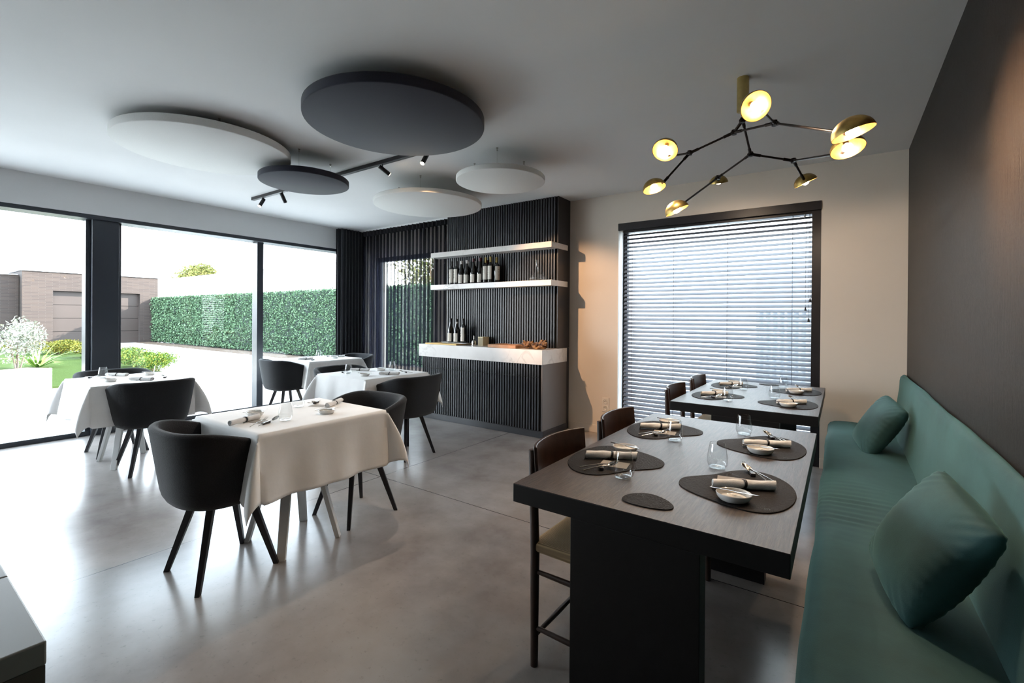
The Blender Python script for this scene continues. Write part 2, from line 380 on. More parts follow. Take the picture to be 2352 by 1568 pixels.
# venetian blind
bl = empty('venetian_blind', (0, 0, 0), 0, 'grey wide-slat venetian blind hanging in the tall back window', 'blind')
M['slat'] = P('blue_grey_slat', '#535864', .45, noise=3, amt=.04)
b = MB(); x0, x1 = WX0+.05, WX1-.06; n = 50; th = math.radians(33)
for i in range(n):
    z = 2.235 - i*.0445; M4 = Matrix.Translation((0, YB+.062, z)) @ Matrix.Rotation(th, 4, 'X')
    b.box(x0, -.025, -.0014, x1, .025, .0014, M4)
b.build('slats', M['slat'], bl)
MB().box(x0, YB+.03, 2.262, x1, YB+.095, 2.30).build('head_rail', M['black'], bl, bevel=.002)
MB().box(x0, YB+.035, .005, x1, YB+.09, .022).build('bottom_rail', M['slat'], bl)
for xx in (x0+.10, x0+.55, x0+1.07, x1-.16):
    b = MB().tube([(xx, YB+.036, .02), (xx, YB+.036, 2.262)], .0014, 5).tube([(xx, YB+.088, .02), (xx, YB+.088, 2.262)], .0014, 5); b.build('ladder_cord', M['black'], bl)
M['darkplastic'] = M['black']
for xx, zz in ((x1-.02, 1.47), (x1-.055, 1.39), (x1-.03, 1.29)):
    t = MB().tube([(xx, YB+.018, zz+.02), (xx, YB+.03, 2.265)], .0012, 5).build('pull_cord', M['black'], bl)
    MB().lathe([(.002, .035), (.005, .03), (.011, 0), (.0, 0)], (xx, YB+.018, zz), 12).build('tassel', M['black'], t)
MB().lathe([(.0, 0), (.006, 0), (.006, .035), (.004, .04), (0, .04)], (x1-.065, YB+.02, 2.225), 10).build('tilt_hook', M['steel'], bl)

# curtains
def wavy(path, folds, amp, z0, z1, nz=6, per=14, jitter=.25):
    path = [Vector(p) for p in path]; N = folds*per
    L = [0]
    for a, c in zip(path, path[1:]): L.append(L[-1]+(c-a).length)
    ph = [random.uniform(-jitter, jitter) for _ in range(folds+2)]
    def pt(u):
        d = u*L[-1]
        for i in range(len(path)-1):
            if d <= L[i+1]+1e-9:
                t = (d-L[i])/(L[i+1]-L[i]); return path[i].lerp(path[i+1], t), (path[i+1]-path[i]).normalized()
        return path[-1], (path[-1]-path[-2]).normalized()
    def fn(u, v):
        p, d = pt(u); nrm = Vector((-d.y, d.x, 0)); k = u*folds; j = ph[int(k)]
        a = amp*(1+j*.8)*math.sin(2*PI*k); s_ = amp*.35*math.sin(4*PI*k)
        return p + nrm*a + d*s_ + Vector((0, 0, z0+(z1-z0)*v))
    return MB().grid(fn, N, nz)
c = empty('sheer_curtain', (0, 0, 0), 0, 'dark sheer curtain with regular folds in front of the corner window', 'curtain')
wavy([(-6.36, 4.80, 0), (-4.34, 4.80, 0)], 25, .042, .015, 2.60).build('voile', M['sheer'], c, smooth=True)
random.seed(11); wavy([(-6.36, 4.80, 0), (-4.34, 4.80, 0)], 25, .042, 2.60, 2.675, 1).build('heading_tape', M['drape'], c, smooth=True)
MB().box(-6.40, 4.785, 2.678, -4.37, 4.815, 2.699).build('curtain_rail', M['jamb'], c)
c = empty('drape_curtain', (0, 0, 0), 0, 'dark opaque curtain bunched against the left glazing corner', 'curtain')
wavy([(-6.50, 4.40, 0), (-6.42, 4.46, 0), (-6.40, 4.86, 0)], 9, .035, .01, 2.685, 6).build('fabric', M['drape'], c, smooth=True)

# outlet
o = empty('wall_outlet', (-2.178, YB, .33), 0, 'beige double wall socket beside the blind above the baseboard', 'outlet')
MB().box(-.042, -.008, -.08, .042, 0, .08).build('cover_plate', M['outlet'], o, bevel=.003)
for dz in (.036, -.036):
    q = MB().lathe([(.0, .002), (.02, .002), (.022, .006), (.025, .007), (.025, 0)], (0, 0, 0), 20, M=Matrix.Translation((0, -.008, dz)) @ Matrix.Rotation(PI/2, 4, 'X')).build('socket', M['outlet'], o, smooth=True)
    MB().box(-.012, -.0125, dz-.003, -.007, -.0095, dz+.003).box(.007, -.0125, dz-.003, .012, -.0095, dz+.003).tube([(0, -.010, dz+.011), (0, -.016, dz+.011)], .0025, 6).build('contact', M['black'], q)

# ================================================================== CABINET WALL
cabw = empty('ribbed_wall_panel', (0, 0, 0), 0, 'tall black ribbed wall panel rising to the ceiling behind the marble shelves', 'wall panel')
b = MB(); b.box(-4.36, 4.66, .961, -2.65, 4.93, ZC-.001); b.build('backing', M['gap'], cabw); MB().box(-2.65, 4.645, .961, -2.642, 4.93, ZC-.001).build('side_panel', M['cab'], cabw)
b = MB(); N = 47; x0, x1 = -4.35, -2.662; p = (x1-x0)/N
for i in range(N): b.box(x0+i*p, 4.640, .96, x0+i*p+p*.5, 4.66, ZC-.001)
b.build('slats', M['cab'], cabw)
cb = empty('sideboard', (0, 0, 0), 0, 'black ribbed low cabinet with grey end panel under the marble worktop', 'cabinet')
MB().box(-4.47, 4.335, .075, -2.66, 4.86, .797).build('carcass', M['gap'], cb)
MB().box(-4.36, 4.862, 0, -2.645, 4.93, .958).build('back_strip', M['cab'], cb)
MB().box(-2.66, 4.325, .075, -2.64, 4.86, .797).build('end_panel', M['cabgrey'], cb, bevel=.002)
MB().box(-4.47, 4.32, 0, -2.63, 4.86, .075).build('plinth', M['cab'], cb, bevel=.002)
N = 50; x0, x1 = -4.47, -2.662; p = (x1-x0)/N
for nm, z0, z1 in (('door_front', .08, .655), ('drawer_front', .661, .795)):
    b = MB()
    for i in range(N): b.box(x0+i*p, 4.312, z0, x0+i*p+p*.5, 4.334, z1)
    b.build(nm, M['cab'], cb)
tag(MB().box(-4.525, 4.300, .799, -2.632, 4.858, .959).build('worktop', M['marble'], bevel=.003), 'thick white marble worktop on the ribbed black cabinet', 'worktop')
tag(MB().box(-4.50, 4.48, 1.672, -2.632, 4.638, 1.736).box(-2.640, 4.6379, 1.672, -2.632, 4.86, 1.736).build('wall_shelf', M['marble'], bevel=.002), 'white marble wall shelf holding the row of wine bottles', 'shelf', 'marble shelves')
tag(MB().box(-4.50, 4.48, 2.098, -2.632, 4.638, 2.162).box(-2.640, 4.6379, 2.098, -2.632, 4.86, 2.162).build('wall_shelf', M['marble'], bevel=.002), 'empty white marble wall shelf, topmost of the two', 'shelf', 'marble shelves')

def bottle(shape, cap, lab, h, lines=False):
    t = empty('wine_bottle')
    if shape == 'bordeaux': pr = [(0, .003), (.034, 0), (.0375, .006), (.0375, .185), (.034, .205), (.018, .225), (.0145, .24), (.0138, .285), (.0155, .288), (.0155, .30), (0, .30)]
    else: pr = [(0, .003), (.037, 0), (.0405, .006), (.0405, .13), (.036, .165), (.022, .215), (.0152, .245), (.0138, .285), (.0155, .288), (.0155, .30), (0, .30)]
    k = h/.30; pr = [(r, z*k) for r, z in pr]
    MB().lathe(pr, n=24).build('glass_body', M['bottle'], t, smooth=True)
    r = (.0375 if shape == 'bordeaux' else .0405)+.0006; z0, z1 = lab
    b = MB().grid(lambda u, v: Vector((r*math.cos(-2.9+u*2.6), r*math.sin(-2.9+u*2.6), z0+(z1-z0)*v)), 16, 1); n0 = len(b.f); rr = r+.0005
    if lines: marks = ((-1.9, -1.5, .55, .60), (-1.75, -1.62, .3, .5), (-1.95, -1.7, .72, .86), (-1.6, -1.45, .35, .42))
    else: marks = tuple((-2.0, -1.45, za, za+.02) for za in (.35, .5, .62, .75))
    for a0, a1, za, zb in marks: b.grid(lambda u, v: Vector((rr*math.cos(a0+(a1-a0)*u), rr*math.sin(a0+(a1-a0)*u), z0+(z1-z0)*(za+(zb-za)*v))), 4, 1)
    q = b.build('label_paper', M['label'], t, smooth=True); q.data.materials.append(M['labelb'])
    for pl in list(q.data.polygons)[n0:]: pl.material_index = 1
    if cap:
        z = h*.76 if cap[1] else h*.80
        MB().lathe([(.0152, z), (.0148, z+.03), (.0148, h*.948), (.0162, h*.955), (.0162, h+.001), (0, h+.001)], n=16).build('capsule', cap[0], t, smooth=True)
    return t
K = dict(black=(M['band'], 0), white=(M['capw'], 1), gold=(M['capg'], 1), red=(M['capr'], 1))
B = [(-4.165, 'bordeaux', 'black', (.02, .195), .30, True, 'leftmost bottle on the marble shelf, black capsule, tall label'),
     (-4.085, 'bordeaux', 'black', (.02, .195), .30, True, 'second bottle from left on the marble shelf, black capsule, tall label'),
     (-4.00, 'burgundy', 'white', (.012, .115), .297, False, 'leftmost white-capped bottle in front row of the marble shelf'),
     (-3.91, 'burgundy', 'white', (.012, .115), .30, False, 'white-capped bottle fourth from left in the shelf row'),
     (-3.80, 'burgundy', 'red', (.012, .115), .315, False, 'red-capped bottle fifth from left on the marble shelf'),
     (-3.69, 'burgundy', 'red', (.012, .115), .315, False, 'red-capped bottle sixth from left on the marble shelf'),
     (-3.60, 'bordeaux', 'gold', (.04, .205), .315, False, 'gold-capped bottle left in the trio closing the shelf row'),
     (-3.525, 'bordeaux', 'gold', (.04, .205), .318, False, 'gold-capped bottle in the middle of the closing shelf trio'),
     (-3.455, 'bordeaux', 'gold', (.03, .20), .31, False, 'rightmost wine bottle on the marble shelf, narrow visible label')]
random.seed(3)
for i, (x, sh, cp, lb, h, ln, lab) in enumerate(B):
    t = bottle(sh, K[cp], lb, h, ln); t.location = (x, 4.535+(.0 if i < 8 else .03), 1.736)
    t.rotation_euler = (0, 0, -.35 if i < 8 else 1.5); tag(t, lab, 'bottle', 'wine bottles on the marble shelf')
for x, y, cp, lab in ((-3.945, 4.60, 'white', 'white-capped bottle standing behind the front row, left one'), (-3.83, 4.60, 'white', 'white-capped bottle half hidden behind the red-capped bottle'), (-3.635, 4.60, 'red', 'dark red-capped bottle hidden behind the gold-capped trio')):
    t = bottle('bordeaux', K[cp], (.02, .1), .29); t.location = (x, y, 1.736); tag(t, lab, 'bottle', 'wine bottles on the marble shelf')
for x, sh, cp, lb, h, ln, lab in ((-4.175, 'burgundy', 'black', (.012, .12), .31, False, 'leftmost of three bottles on the worktop tray, dark neck'),
                          (-4.07, 'burgundy', 'black', (.012, .12), .305, False, 'middle worktop bottle with pale neck label'),
                          (-3.955, 'bordeaux', 'black', (.022, .195), .31, True, 'rightmost worktop bottle with tall label')):
    t = bottle(sh, K[cp], lb, h, ln); t.location = (x, 4.53, .982); t.rotation_euler = (0, 0, -.35); tag(t, lab, 'bottle', 'wine bottles on the worktop')
    if 'middle' in lab: MB().lathe([(.0158, .235), (.0152, .268)], n=16).build('neck_label', M['capw'], t, smooth=True)
# decanter
t = empty('decanter', (-2.875, 4.57, 1.736), 0, 'clear glass wine decanter with wide base on the marble shelf', 'decanter')
MB().lathe([(0, .012), (.05, .004), (.085, .004), (.105, .02), (.108, .035), (.095, .055), (.055, .08), (.022, .11), (.015, .15), (.017, .19), (.026, .235), (.028, .24)], n=40, sy=.62).build('vessel', M['tumbler'], t, smooth=True)
MB().lathe([(0, .0), (.05, .0), (.08, .003), (.05, .010), (0, .013)], n=40, sy=.62).build('thick_base', M['tumbler'], t, smooth=True)

tag(MB().box(-4.44, 4.33, .9595, -3.90, 4.62, .974).build('serving_board', M['gold'], bevel=.002), 'thin golden board under the worktop bottles', 'board')
b = MB().grid(lambda u, v: Vector((-4.30+.44*u, 4.47+.12*v-.01*math.sin(9*u), .9755+.0045*abs(math.sin(7*u+2*v))+.012*math.exp(-((u-.03)/.04)**2))), 24, 6)
o = b.build('linen_cloth', M['napkin'], smooth=True); md = o.modifiers.new('s', 'SOLIDIFY'); md.thickness = .003; tag(o, 'folded white cloth lying under the worktop bottles', 'cloth')
t = empty('oil_burner', (-3.755, 4.50, .9595), 0, 'small polished metal dome with thin spout on the worktop', 'ornament')
MB().lathe([(0, .0), (.03, 0), (.032, .01), (.03, .04), (.018, .065), (.006, .075), (0, .076)], n=24).build('dome', M['steel'], t, smooth=True)
MB().tube([(0, 0, .07), (0, 0, .12)], [.004, .003], 8).build('spout', M['steel'], t)
t = empty('woven_box', (-3.65, 4.55, .9595), 0, 'small square woven box with pale front on the worktop', 'box')
MB().box(-.04, -.05, 0, .04, .07, .105).build('body', M['box'], t, bevel=.003)
MB().box(-.041, -.051, .098, .041, .071, .108).build('lid', M['box'], t, bevel=.002)
tag(MB().box(-3.40, 4.325, .9595, -3.00, 4.60, .995).build('chopping_board', M['tbwood'], bevel=.004), 'thick light wooden chopping board on the marble worktop', 'chopping board')
t = empty('knife', (-3.0, 4.52, .996), 0, 'black-handled knife lying on the wooden chopping board', 'knife')
MB().box(-.10, -.009, 0.001, .03, .009, .014).build('handle', M['black'], t, bevel=.003)
MB().box(-.24, -.012, .003, -.10, .012, .0045).build('blade', M['steel'], t)
for i in range(3): MB().lathe([(0, .0155), (.003, .0155), (.003, .013)], (-.08+.04*i, 0, 0), 8).build('rivet', M['steel'], t)
# driftwood root
random.seed(5)
b = MB()
def rag(cx, cy, cz, rx, ry, rz, seed):
    rnd = random.Random(seed); ph = [rnd.uniform(0, 6) for _ in range(6)]
    def fn(u, v):
        a = 2*PI*u; e = PI*v-PI/2
        k = 1+.28*math.sin(2*a+ph[0]+2*e)+.17*math.sin(3*a+ph[1]-3*e)+.10*math.sin(5*e+ph[2]+4*a)+.07*math.sin(9*a+ph[3]+5*e)+.05*math.sin(15*a+11*e)
        return Vector((cx+rx*k*math.cos(a)*math.cos(e), cy+ry*k*math.sin(a)*math.cos(e), max(.001, cz+rz*k*math.sin(e))))
    b.grid(fn, 40, 20, True)
rag(-.085, 0, .045, .055, .035, .032, 1); rag(.02, .0, .035, .05, .03, .03, 2); rag(.10, .01, .06, .05, .03, .035, 3); rag(-.02, .01, .02, .08, .03, .016, 4); rag(.07, -.01, .02, .06, .03, .018, 8)
for a, c2, r in (((-.1, 0, .05), (-.15, 0, .09), .014), ((.1, 0, .06), (.155, 0, .105), .016), ((-.05, 0, .06), (-.02, .01, .09), .012), ((.13, 0, .05), (.16, -.01, .045), .011), ((.03, -.02, .02), (.02, -.04, .004), .013)):
    b.tube([a, ((a[0]+c2[0])/2+.006, (a[1]+c2[1])/2, (a[2]+c2[2])/2+.004), c2], [r, r*.8, r*.35], 7)
m = NT('driftwood'); v = m.co(); f = m.noise(v, 26, 6, .7); m.l(m.ramp(f, (.38, lin('#22140b')), (.5, lin('#6a4426')), (.66, lin('#b48a55'))), m.b.inputs['Base Color']); m.b.inputs['Roughness'].default_value = .7; m.bump(f, .8, .01)
o = b.build('driftwood_root', m.m, smooth=True); o.location = (-2.81, 4.42, .9595); tag(o, 'gnarled brown driftwood root on the right end of the worktop', 'driftwood')

# ================================================================== CEILING DISCS
def disc(x, y, z, r, th, mat, label, wires, grp='round acoustic ceiling discs'):
    t = empty('acoustic_disc', (x, y, z), 0, label, 'ceiling panel', grp)
    e = .006
    MB().lathe([(0, 0), (r-e, 0), (r-.002, .002), (r, e), (r, th-e), (r-e, th), (0, th)], n=96).build('panel', mat, t, smooth=True)
    for wx, wy in wires:
        q = MB().tube([(wx-x, wy-y, th), (wx-x, wy-y, ZC-z)], .0011, 5).build('suspension_wire', M['steel'], t)
        MB().lathe([(0, 0), (.006, 0), (.006, .018), (.01, .02), (.01, .024), (0, .024)], (wx-x, wy-y, ZC-z-.024), 10).build('ceiling_clip', M['steel'], q)
disc(-2.40, 2.07, 2.565, .575, .062, M['discdark'], 'largest charcoal felt disc hanging nearest on the ceiling', [(-2.405, 1.68), (-2.75, 2.3), (-2.07, 2.3)])
disc(-4.087, 1.617, 2.592, .595, .058, M['discwhite'], 'largest white felt disc hanging on the left ceiling', [(-3.60, 1.50), (-4.4, 1.35), (-4.2, 2.0)])
disc(-3.92, 2.335, 2.487, .372, .052, M['discdark'], 'small charcoal felt disc between the larger discs', [(-3.699, 2.15), (-3.829, 2.528), (-4.12, 2.3)])
disc(-3.637, 3.58, 2.50, .572, .045, M['discwhite'], 'lower white felt disc nearest the corner curtain', [(-3.393, 3.23), (-3.9, 3.4), (-3.6, 3.95)])
disc(-2.465, 3.303, 2.50, .391, .045, M['discwhite'], 'smallest white felt disc, rightmost near the ribbed panel', [(-2.313, 3.051), (-2.321, 3.457), (-2.72, 3.25)])

# track light
t = empty('track_light', (0, 0, 0), 0, 'black ceiling track with four small cylindrical spotlights', 'track light')
MB().box(-5.68, 2.712, 2.665, -2.3, 2.748, ZC).build('rail', M['black'], t, bevel=.002)
def spot(x, aim, on, energy=0, cone=50, colr=(1, .6, .32)):
    d = (Vector(aim)-Vector((x, 2.73, 2.60))).normalized(); p = Vector((x, 2.73, 2.625))
    h = MB().tube([p-d*.035, p+d*.075], .019, 16).tube([(x, 2.73, 2.625), (x, 2.73, 2.668)], .006, 8).build('spot_head', M['black'], t, smooth=True)
    MB().lathe([(0, 0), (.015, 0), (.017, .002)], n=16, M=Matrix.Translation(p+d*.077) @ d.to_track_quat('-Z', 'Y').to_matrix().to_4x4()).build('lens', M['led'] if on else M['darksteel'], h)
    if energy:
        l = bpy.data.lights.new('spot_beam', 'SPOT'); l.energy = energy; l.color = colr; l.spot_size = math.radians(cone); l.spot_blend = .6; l.shadow_soft_size = .012
        q = bpy.data.objects.new('spot_beam', l); COL.objects.link(q); q.parent = t; q.location = p+d*.09; q.rotation_euler = d.to_track_quat('-Z', 'Y').to_euler()
spot(-5.45, (-5.2, 1.6, .74), True, 8, 50)
spot(-5.02, (-5.2, 4.2, 0), False)
spot(-3.35, (-2.45, 4.94, 1.15), True, 44, 47)
spot(-2.81, (-2.66, 1.52, .74), True, 15, 52, (1, .86, .72))

# ================================================================== CHANDELIER
t = empty('chandelier', (-.473, 2.963, 2.70), 0, 'branching bronze chandelier with eight brass dome shades over dark tables', 'chandelier')
T0 = Vector((-.473, 2.963, 2.70))
def V(*a): return Vector(a)-T0
J = dict(J0=V(-.473, 2.963, 2.457), J1=V(-.529, 3.026, 2.42), J2=V(-.479, 3.299, 2.36), J3=V(-.793, 3.063, 2.36), J4=V(-.3, 2.848, 2.36), J5=V(-.251, 3.386, 2.30), J6=V(-.734, 3.603, 2.33))
MB().lathe([(0, 0), (.032, 0), (.032, -.192), (.028, -.195), (0, -.195)], n=32).build('canopy', M['brass'], t, smooth=True)
MB().tube([(0, 0, -.19), J['J0']], .006, 10).build('stem', M['bronze'], t, smooth=True)
R_, F_, U_ = _R, _F, _U
S = dict(A=(V(-.341, 2.464, 2.319), -F_-.7*U_), B=(V(.028, 2.109, 2.002), -U_+.27*R_-.12*F_), C=(V(-.818, 2.648, 2.265), -1.1*U_-.75*F_-.5*R_), D=(V(-.952, 2.863, 2.124), -U_-.25*F_+.2*R_),
         E=(V(.017, 2.638, 2.104), -.85*U_-.35*F_), F=(V(-.205, 3.684, 2.236), -U_+.48*R_-.05*F_), G=(V(-.815, 4.02, 2.416), -U_+.2*R_+.3*F_), H=(V(-.807, 2.834, 1.963), -U_+.45*R_-.1*F_))
def arm(a, b_, r=.0065):
    d = (b_-a).normalized(); q = MB().tube([a+d*.012, a+d*.06, a+d*.062, b_-d*.06, b_-d*.058, b_], [r*1.5, r*1.4, r, r, r*1.4, r*1.4], 10); q.build('arm', M['bronze'], t, smooth=True)
def joint(p): MB().lathe([(0, -.014), (.014, -.014), (.014, -.006), (.020, -.004), (.020, .004), (.014, .006), (.014, .014), (0, .014)], p, 16).build('joint', M['bronze'], t, smooth=True)
for a, b_ in (('J0', 'J1'), ('J0', 'J2'), ('J1', 'J3'), ('J1', 'J4'), ('J2', 'J5'), ('J2', 'J6')): arm(J[a], J[b_])
for k in J: joint(J[k])
own = dict(A='J4', B='J4', C='J3', D='J3', E='J5', F='J5', G='J6', H='J6')
for k, (c, nv) in S.items():
    nv = nv.normalized(); r = .07; h = .061
    q = nv.to_track_quat('-Z', 'Y').to_matrix().to_4x4(); Mx = Matrix.Translation(c) @ q
    pr = [(r*math.sin(a), h*math.cos(a)-.012) for a in [i*PI/2/12 for i in range(13)]]
    pin = [(x*.97, (z+.012)*.95-.012) for x, z in reversed(pr)]
    top = c - nv*(h-.012)
    j = J[own[k]]; out = (c-j); side = (j-c); side -= nv*side.dot(nv); side = side.normalized() if side.length > 1e-4 else Vector((1, 0, 0))
    att = c - nv*(h*.45-.012) + side*r*.84
    arm(j, att)
    s = MB().lathe(pr+pin, n=40, M=Mx).build('lamp_shade', M['shade'], t, smooth=True)
    MB().lathe([(0, .04), (.012, .038), (.012, .012), (0, .012)], n=14, M=Mx).build('lamp_holder', M['bronze'], s, smooth=True)
    bb = MB().lathe([(0, -.024), (.012, -.021), (.02, -.012), (.022, -.002), (.019, .008), (.010, .016), (0, .016)], n=20, M=Mx).build('bulb', M['bulb'], s, smooth=True)
    l = bpy.data.lights.new('lamp_light', 'SPOT'); l.energy = 2.3; l.color = (1, .78, .58); l.spot_size = math.radians(160); l.spot_blend = .3; l.shadow_soft_size = .02
    lo = bpy.data.objects.new('lamp_light', l); COL.objects.link(lo); lo.parent = t; lo.location = c + nv*.034; lo.rotation_euler = nv.to_track_quat('-Z', 'Y').to_euler()
    if k == 'B':    # extra spot added at this bulb, aimed sideways for the wall's warm glow
        l = bpy.data.lights.new('wall_glow_spot', 'SPOT'); l.energy = 26; l.color = (1, .55, .26); l.spot_size = math.radians(104); l.spot_blend = .9; l.shadow_soft_size = .02
        lo = bpy.data.objects.new('wall_glow_spot', l); COL.objects.link(lo); lo.parent = t; lo.location = c + nv*.034; lo.rotation_euler = (nv*.25+Vector((1, -.05, .0))).to_track_quat('-Z', 'Y').to_euler()

# ================================================================== WHITE TABLES
def table_base(name='pedestal_table'):
    t = empty(name)
    for sx in (-1, 1):
        for sy in (-1, 1):
            a = Vector((sx*.045, sy*.04, .705)); b_ = Vector((sx*.19, sy*.175, 0))
            d = (b_-a).normalized(); px = Vector((sy, -sx, 0)).normalized(); py = d.cross(px)
            b = MB(); vs = []
            for p, w in ((a, .030), (b_, .022)):
                for u, v in ((-1, -1), (1, -1), (1, 1), (-1, 1)):
                    q = p + px*u*w + py*v*.014; q.z = p.z; vs.append(q)
            b.add(vs, [(3, 2, 1, 0), (4, 5, 6, 7), (0, 1, 5, 4), (1, 2, 6, 5), (2, 3, 7, 6), (3, 0, 4, 7)]); b.build('leg', M['whitewood'], t, bevel=.002)
    return t
def cloth(w, d, drop, seed, zt=.738):
    rnd = random.Random(seed); ph = [rnd.uniform(0, 6.28) for _ in range(12)]; hw, hd = w/2, d/2
    sw, sd_ = hw+drop, hd+drop
    def corner(sx, sy, ex, ey):
        r = math.hypot(ex, ey); th = math.atan2(ey, ex); c0, s0 = math.cos(th), math.sin(th)
        bend = math.sin(2*th); k = r/drop
        r *= 1-.13*bend; k = r/drop; flare = .055+.30*bend**1.2 + .035*math.sin(4*th+ph[int(sx+1)+int(sy+1)//2])*bend
        fold = .10*math.sin(4*th)*k*bend
        # plan direction squeezed towards the diagonal so the loose fabric stands out as one soft cone
        a = PI/4 + (th-PI/4)*.82; ca, sa = math.cos(a), math.sin(a)
        out = drop*flare*1.25*math.sin(min(k/1.3, 1)*PI/2); z = -math.sqrt(max(r*r-out*out*.9, 0))*.985
        return (out*ca, out*sa, z)
    def fn(u, v):
        x = (u*2-1)*sw; y = (v*2-1)*sd_; ex = max(abs(x)-hw, 0); ey = max(abs(y)-hd, 0); sx = 1 if x > 0 else -1; sy = 1 if y > 0 else -1
        if ex == 0 and ey == 0: return Vector((x, y, zt))
        if ex > 0 and ey > 0:
            ox, oy, z = corner(sx, sy, ex, ey); return Vector((sx*(hw+ox+.006), sy*(hd+oy+.006), zt+z))
        if ex > 0:
            t_ = abs(y)/hd; q = ex/drop; o = .006+.03*q+q*.014*math.sin(y*14+ph[3]+sx)+q*.008*math.sin(y*31+ph[4])+.05*q*max(0, t_-.75)**1.5*2
            return Vector((sx*(hw+o), y, zt-ex+.25*o*o))
        t_ = abs(x)/hw; q = ey/drop; o = .006+.03*q+q*.014*math.sin(x*14+ph[5]+sy)+q*.008*math.sin(x*29+ph[6])+.05*q*max(0, t_-.75)**1.5*2
        return Vector((x, sy*(hd+o), zt-ey+.25*o*o))
    # non uniform grid with lines on the table edge
    def knots(h, s_):
        k = [-s_ + (s_-h)*i/20 for i in range(20)] + [-h + 2*h*i/34 for i in range(35)] + [h + (s_-h)*i/20 for i in range(1, 21)]
        return [(x/s_+1)/2 for x in k]
    ku, kv = knots(hw, sw), knots(hd, sd_); b = MB()
    vs = [fn(a, c) for a in ku for c in kv]; N = len(kv)
    fs = [(i*N+j, (i+1)*N+j, (i+1)*N+j+1, i*N+j+1) for i in range(len(ku)-1) for j in range(N-1)]
    return b.add(vs, fs)
tb0 = table_base()
MB().box(-.35, -.37, .705, .35, .37, .733).build('tabletop', M['whitewood'], tb0, bevel=.003)
WT = [('W1', -2.625, 1.505, .70, .75, 'nearest white-clothed table'), ('W2', -5.21, 1.445, .76, .70, 'white-clothed table beside the glazed door'),
      ('W3', -5.75, 3.67, .72, .76, 'white-clothed table in the curtain corner'), ('W4', -3.86, 3.055, .74, .76, 'white-clothed table before the ribbed cabinet')]
for i, (k, x, y, wx, wy, nm) in enumerate(WT):
    t = tb0 if i == 0 else copy_tree(tb0); t.location = (x, y, 0); t.scale = (wx/.72, wy/.76, 1)
    tag(t, ['white splayed-leg table under the nearest white cloth', 'white splayed-leg table under the cloth by the glazed door', 'white splayed-leg table under the cloth in the curtain corner', 'white splayed-leg table under the cloth before the ribbed cabinet'][i], 'table', 'small white tables')
    o = cloth(wx+.004, wy+.004, .325, i+2).build('tablecloth', M['cloth'], smooth=True, angle=75)
    md = o.modifiers.new('s', 'SOLIDIFY'); md.thickness = .0015; md.offset = 1
    o.location = (x, y, 0); tag(o, ['white tablecloth draped over the nearest small table', 'white tablecloth on the table by the glazed door at left', 'white tablecloth on the small table in the curtain corner', 'white tablecloth on the table before the ribbed cabinet'][i], 'tablecloth', 'white tablecloths')

# ================================================================== TUB CHAIRS
def sstep(a, b_, x): t = min(1, max(0, (x-a)/(b_-a))); return t*t*(3-2*t)
def make_chair():
    t = empty('tub_chair'); A, Bk, e = .313, .298, 2.7
    def plan(th):
        c, s_ = math.cos(th), math.sin(th); r = 1/((abs(c)**e+abs(s_)**e)**(1/e)); return c*r, s_*r
    def rim(phi):   # phi 0 = back
        a = abs(phi); return .768 - .095*sstep(.75, 2.3, a) - .19*sstep(1.95, 2.75, a)
    zb = .378
    def fn(u, v):
        phi = u*2*PI-PI; th = phi-PI/2; px, py = plan(th); H = rim(phi); th_ = .042
        P_ = [(0, zb+.012), (.48, zb), (.70, zb+.004), (.79, zb+.022), (.835, zb+.058)]
        for i in range(1, 9):
            q = i/8; z = zb+.055+(H-.02-zb-.055)*q; P_.append((.835+.165*((z-zb-.055)/(.768-zb-.055))**.95, z))
        k1 = P_[-1][0]; thn = .15
        P_ += [(k1-.01, H-.008), (k1-.04, H-.001), (k1-.075, H), (k1-.115, H-.004), (k1-.145, H-.016)]
        for i in range(1, 6):
            q = i/5; z = H-.016-(H-.016-.452)*q; P_.append((k1-.145-(k1-.145-.62)*q, z))
        P_ += [(.5, .449), (0, .449)]
        n_ = len(P_)-1; f = v*n_; i = min(int(f), n_-1); q = f-i
        s_ = P_[i][0]+(P_[i+1][0]-P_[i][0])*q; z = P_[i][1]+(P_[i+1][1]-P_[i][1])*q
        return Vector((px*A*s_, py*Bk*s_, z))
    MB().grid(fn, 64, 26, True).build('shell', M['chairfab'], t, smooth=True, weld=True, angle=180)
    MB().grid(lambda u, v: (lambda p, k, z: Vector((p[0]*A*k, p[1]*Bk*k+.02, z)))(plan(u*2*PI), [0, .5, .6, .66, .68, .66, .6][min(6, int(v*6+.5))], [.497, .495, .49, .482, .468, .455, .448][min(6, int(v*6+.5))]), 48, 6, True).build('seat_cushion', M['chairfab'], t, smooth=True, weld=True, angle=180)
    for sx in (-1, 1):
        for sy in (-1, 1):
            a = Vector((sx*.085, sy*.085, .395)); b_ = Vector((sx*.185, sy*.185, 0)); vs = []
            dg = Vector((sx, sy, 0)).normalized(); pp = Vector((-dg.y, dg.x, 0))
            for p, w in ((a, .019), (b_, .0125)):
                for u, v in ((-1, -1), (1, -1), (1, 1), (-1, 1)): vs.append(p + pp*u*w*.85 + dg*v*w)
            MB().add(vs, [(3, 2, 1, 0), (4, 5, 6, 7), (0, 1, 5, 4), (1, 2, 6, 5), (2, 3, 7, 6), (3, 0, 4, 7)]).build('leg', M['blackleg'], t, bevel=.002)
    MB().box(-.10, -.10, .378, .10, .10, .392).build('leg_plate', M['blackleg'], t, bevel=.003)
    return t
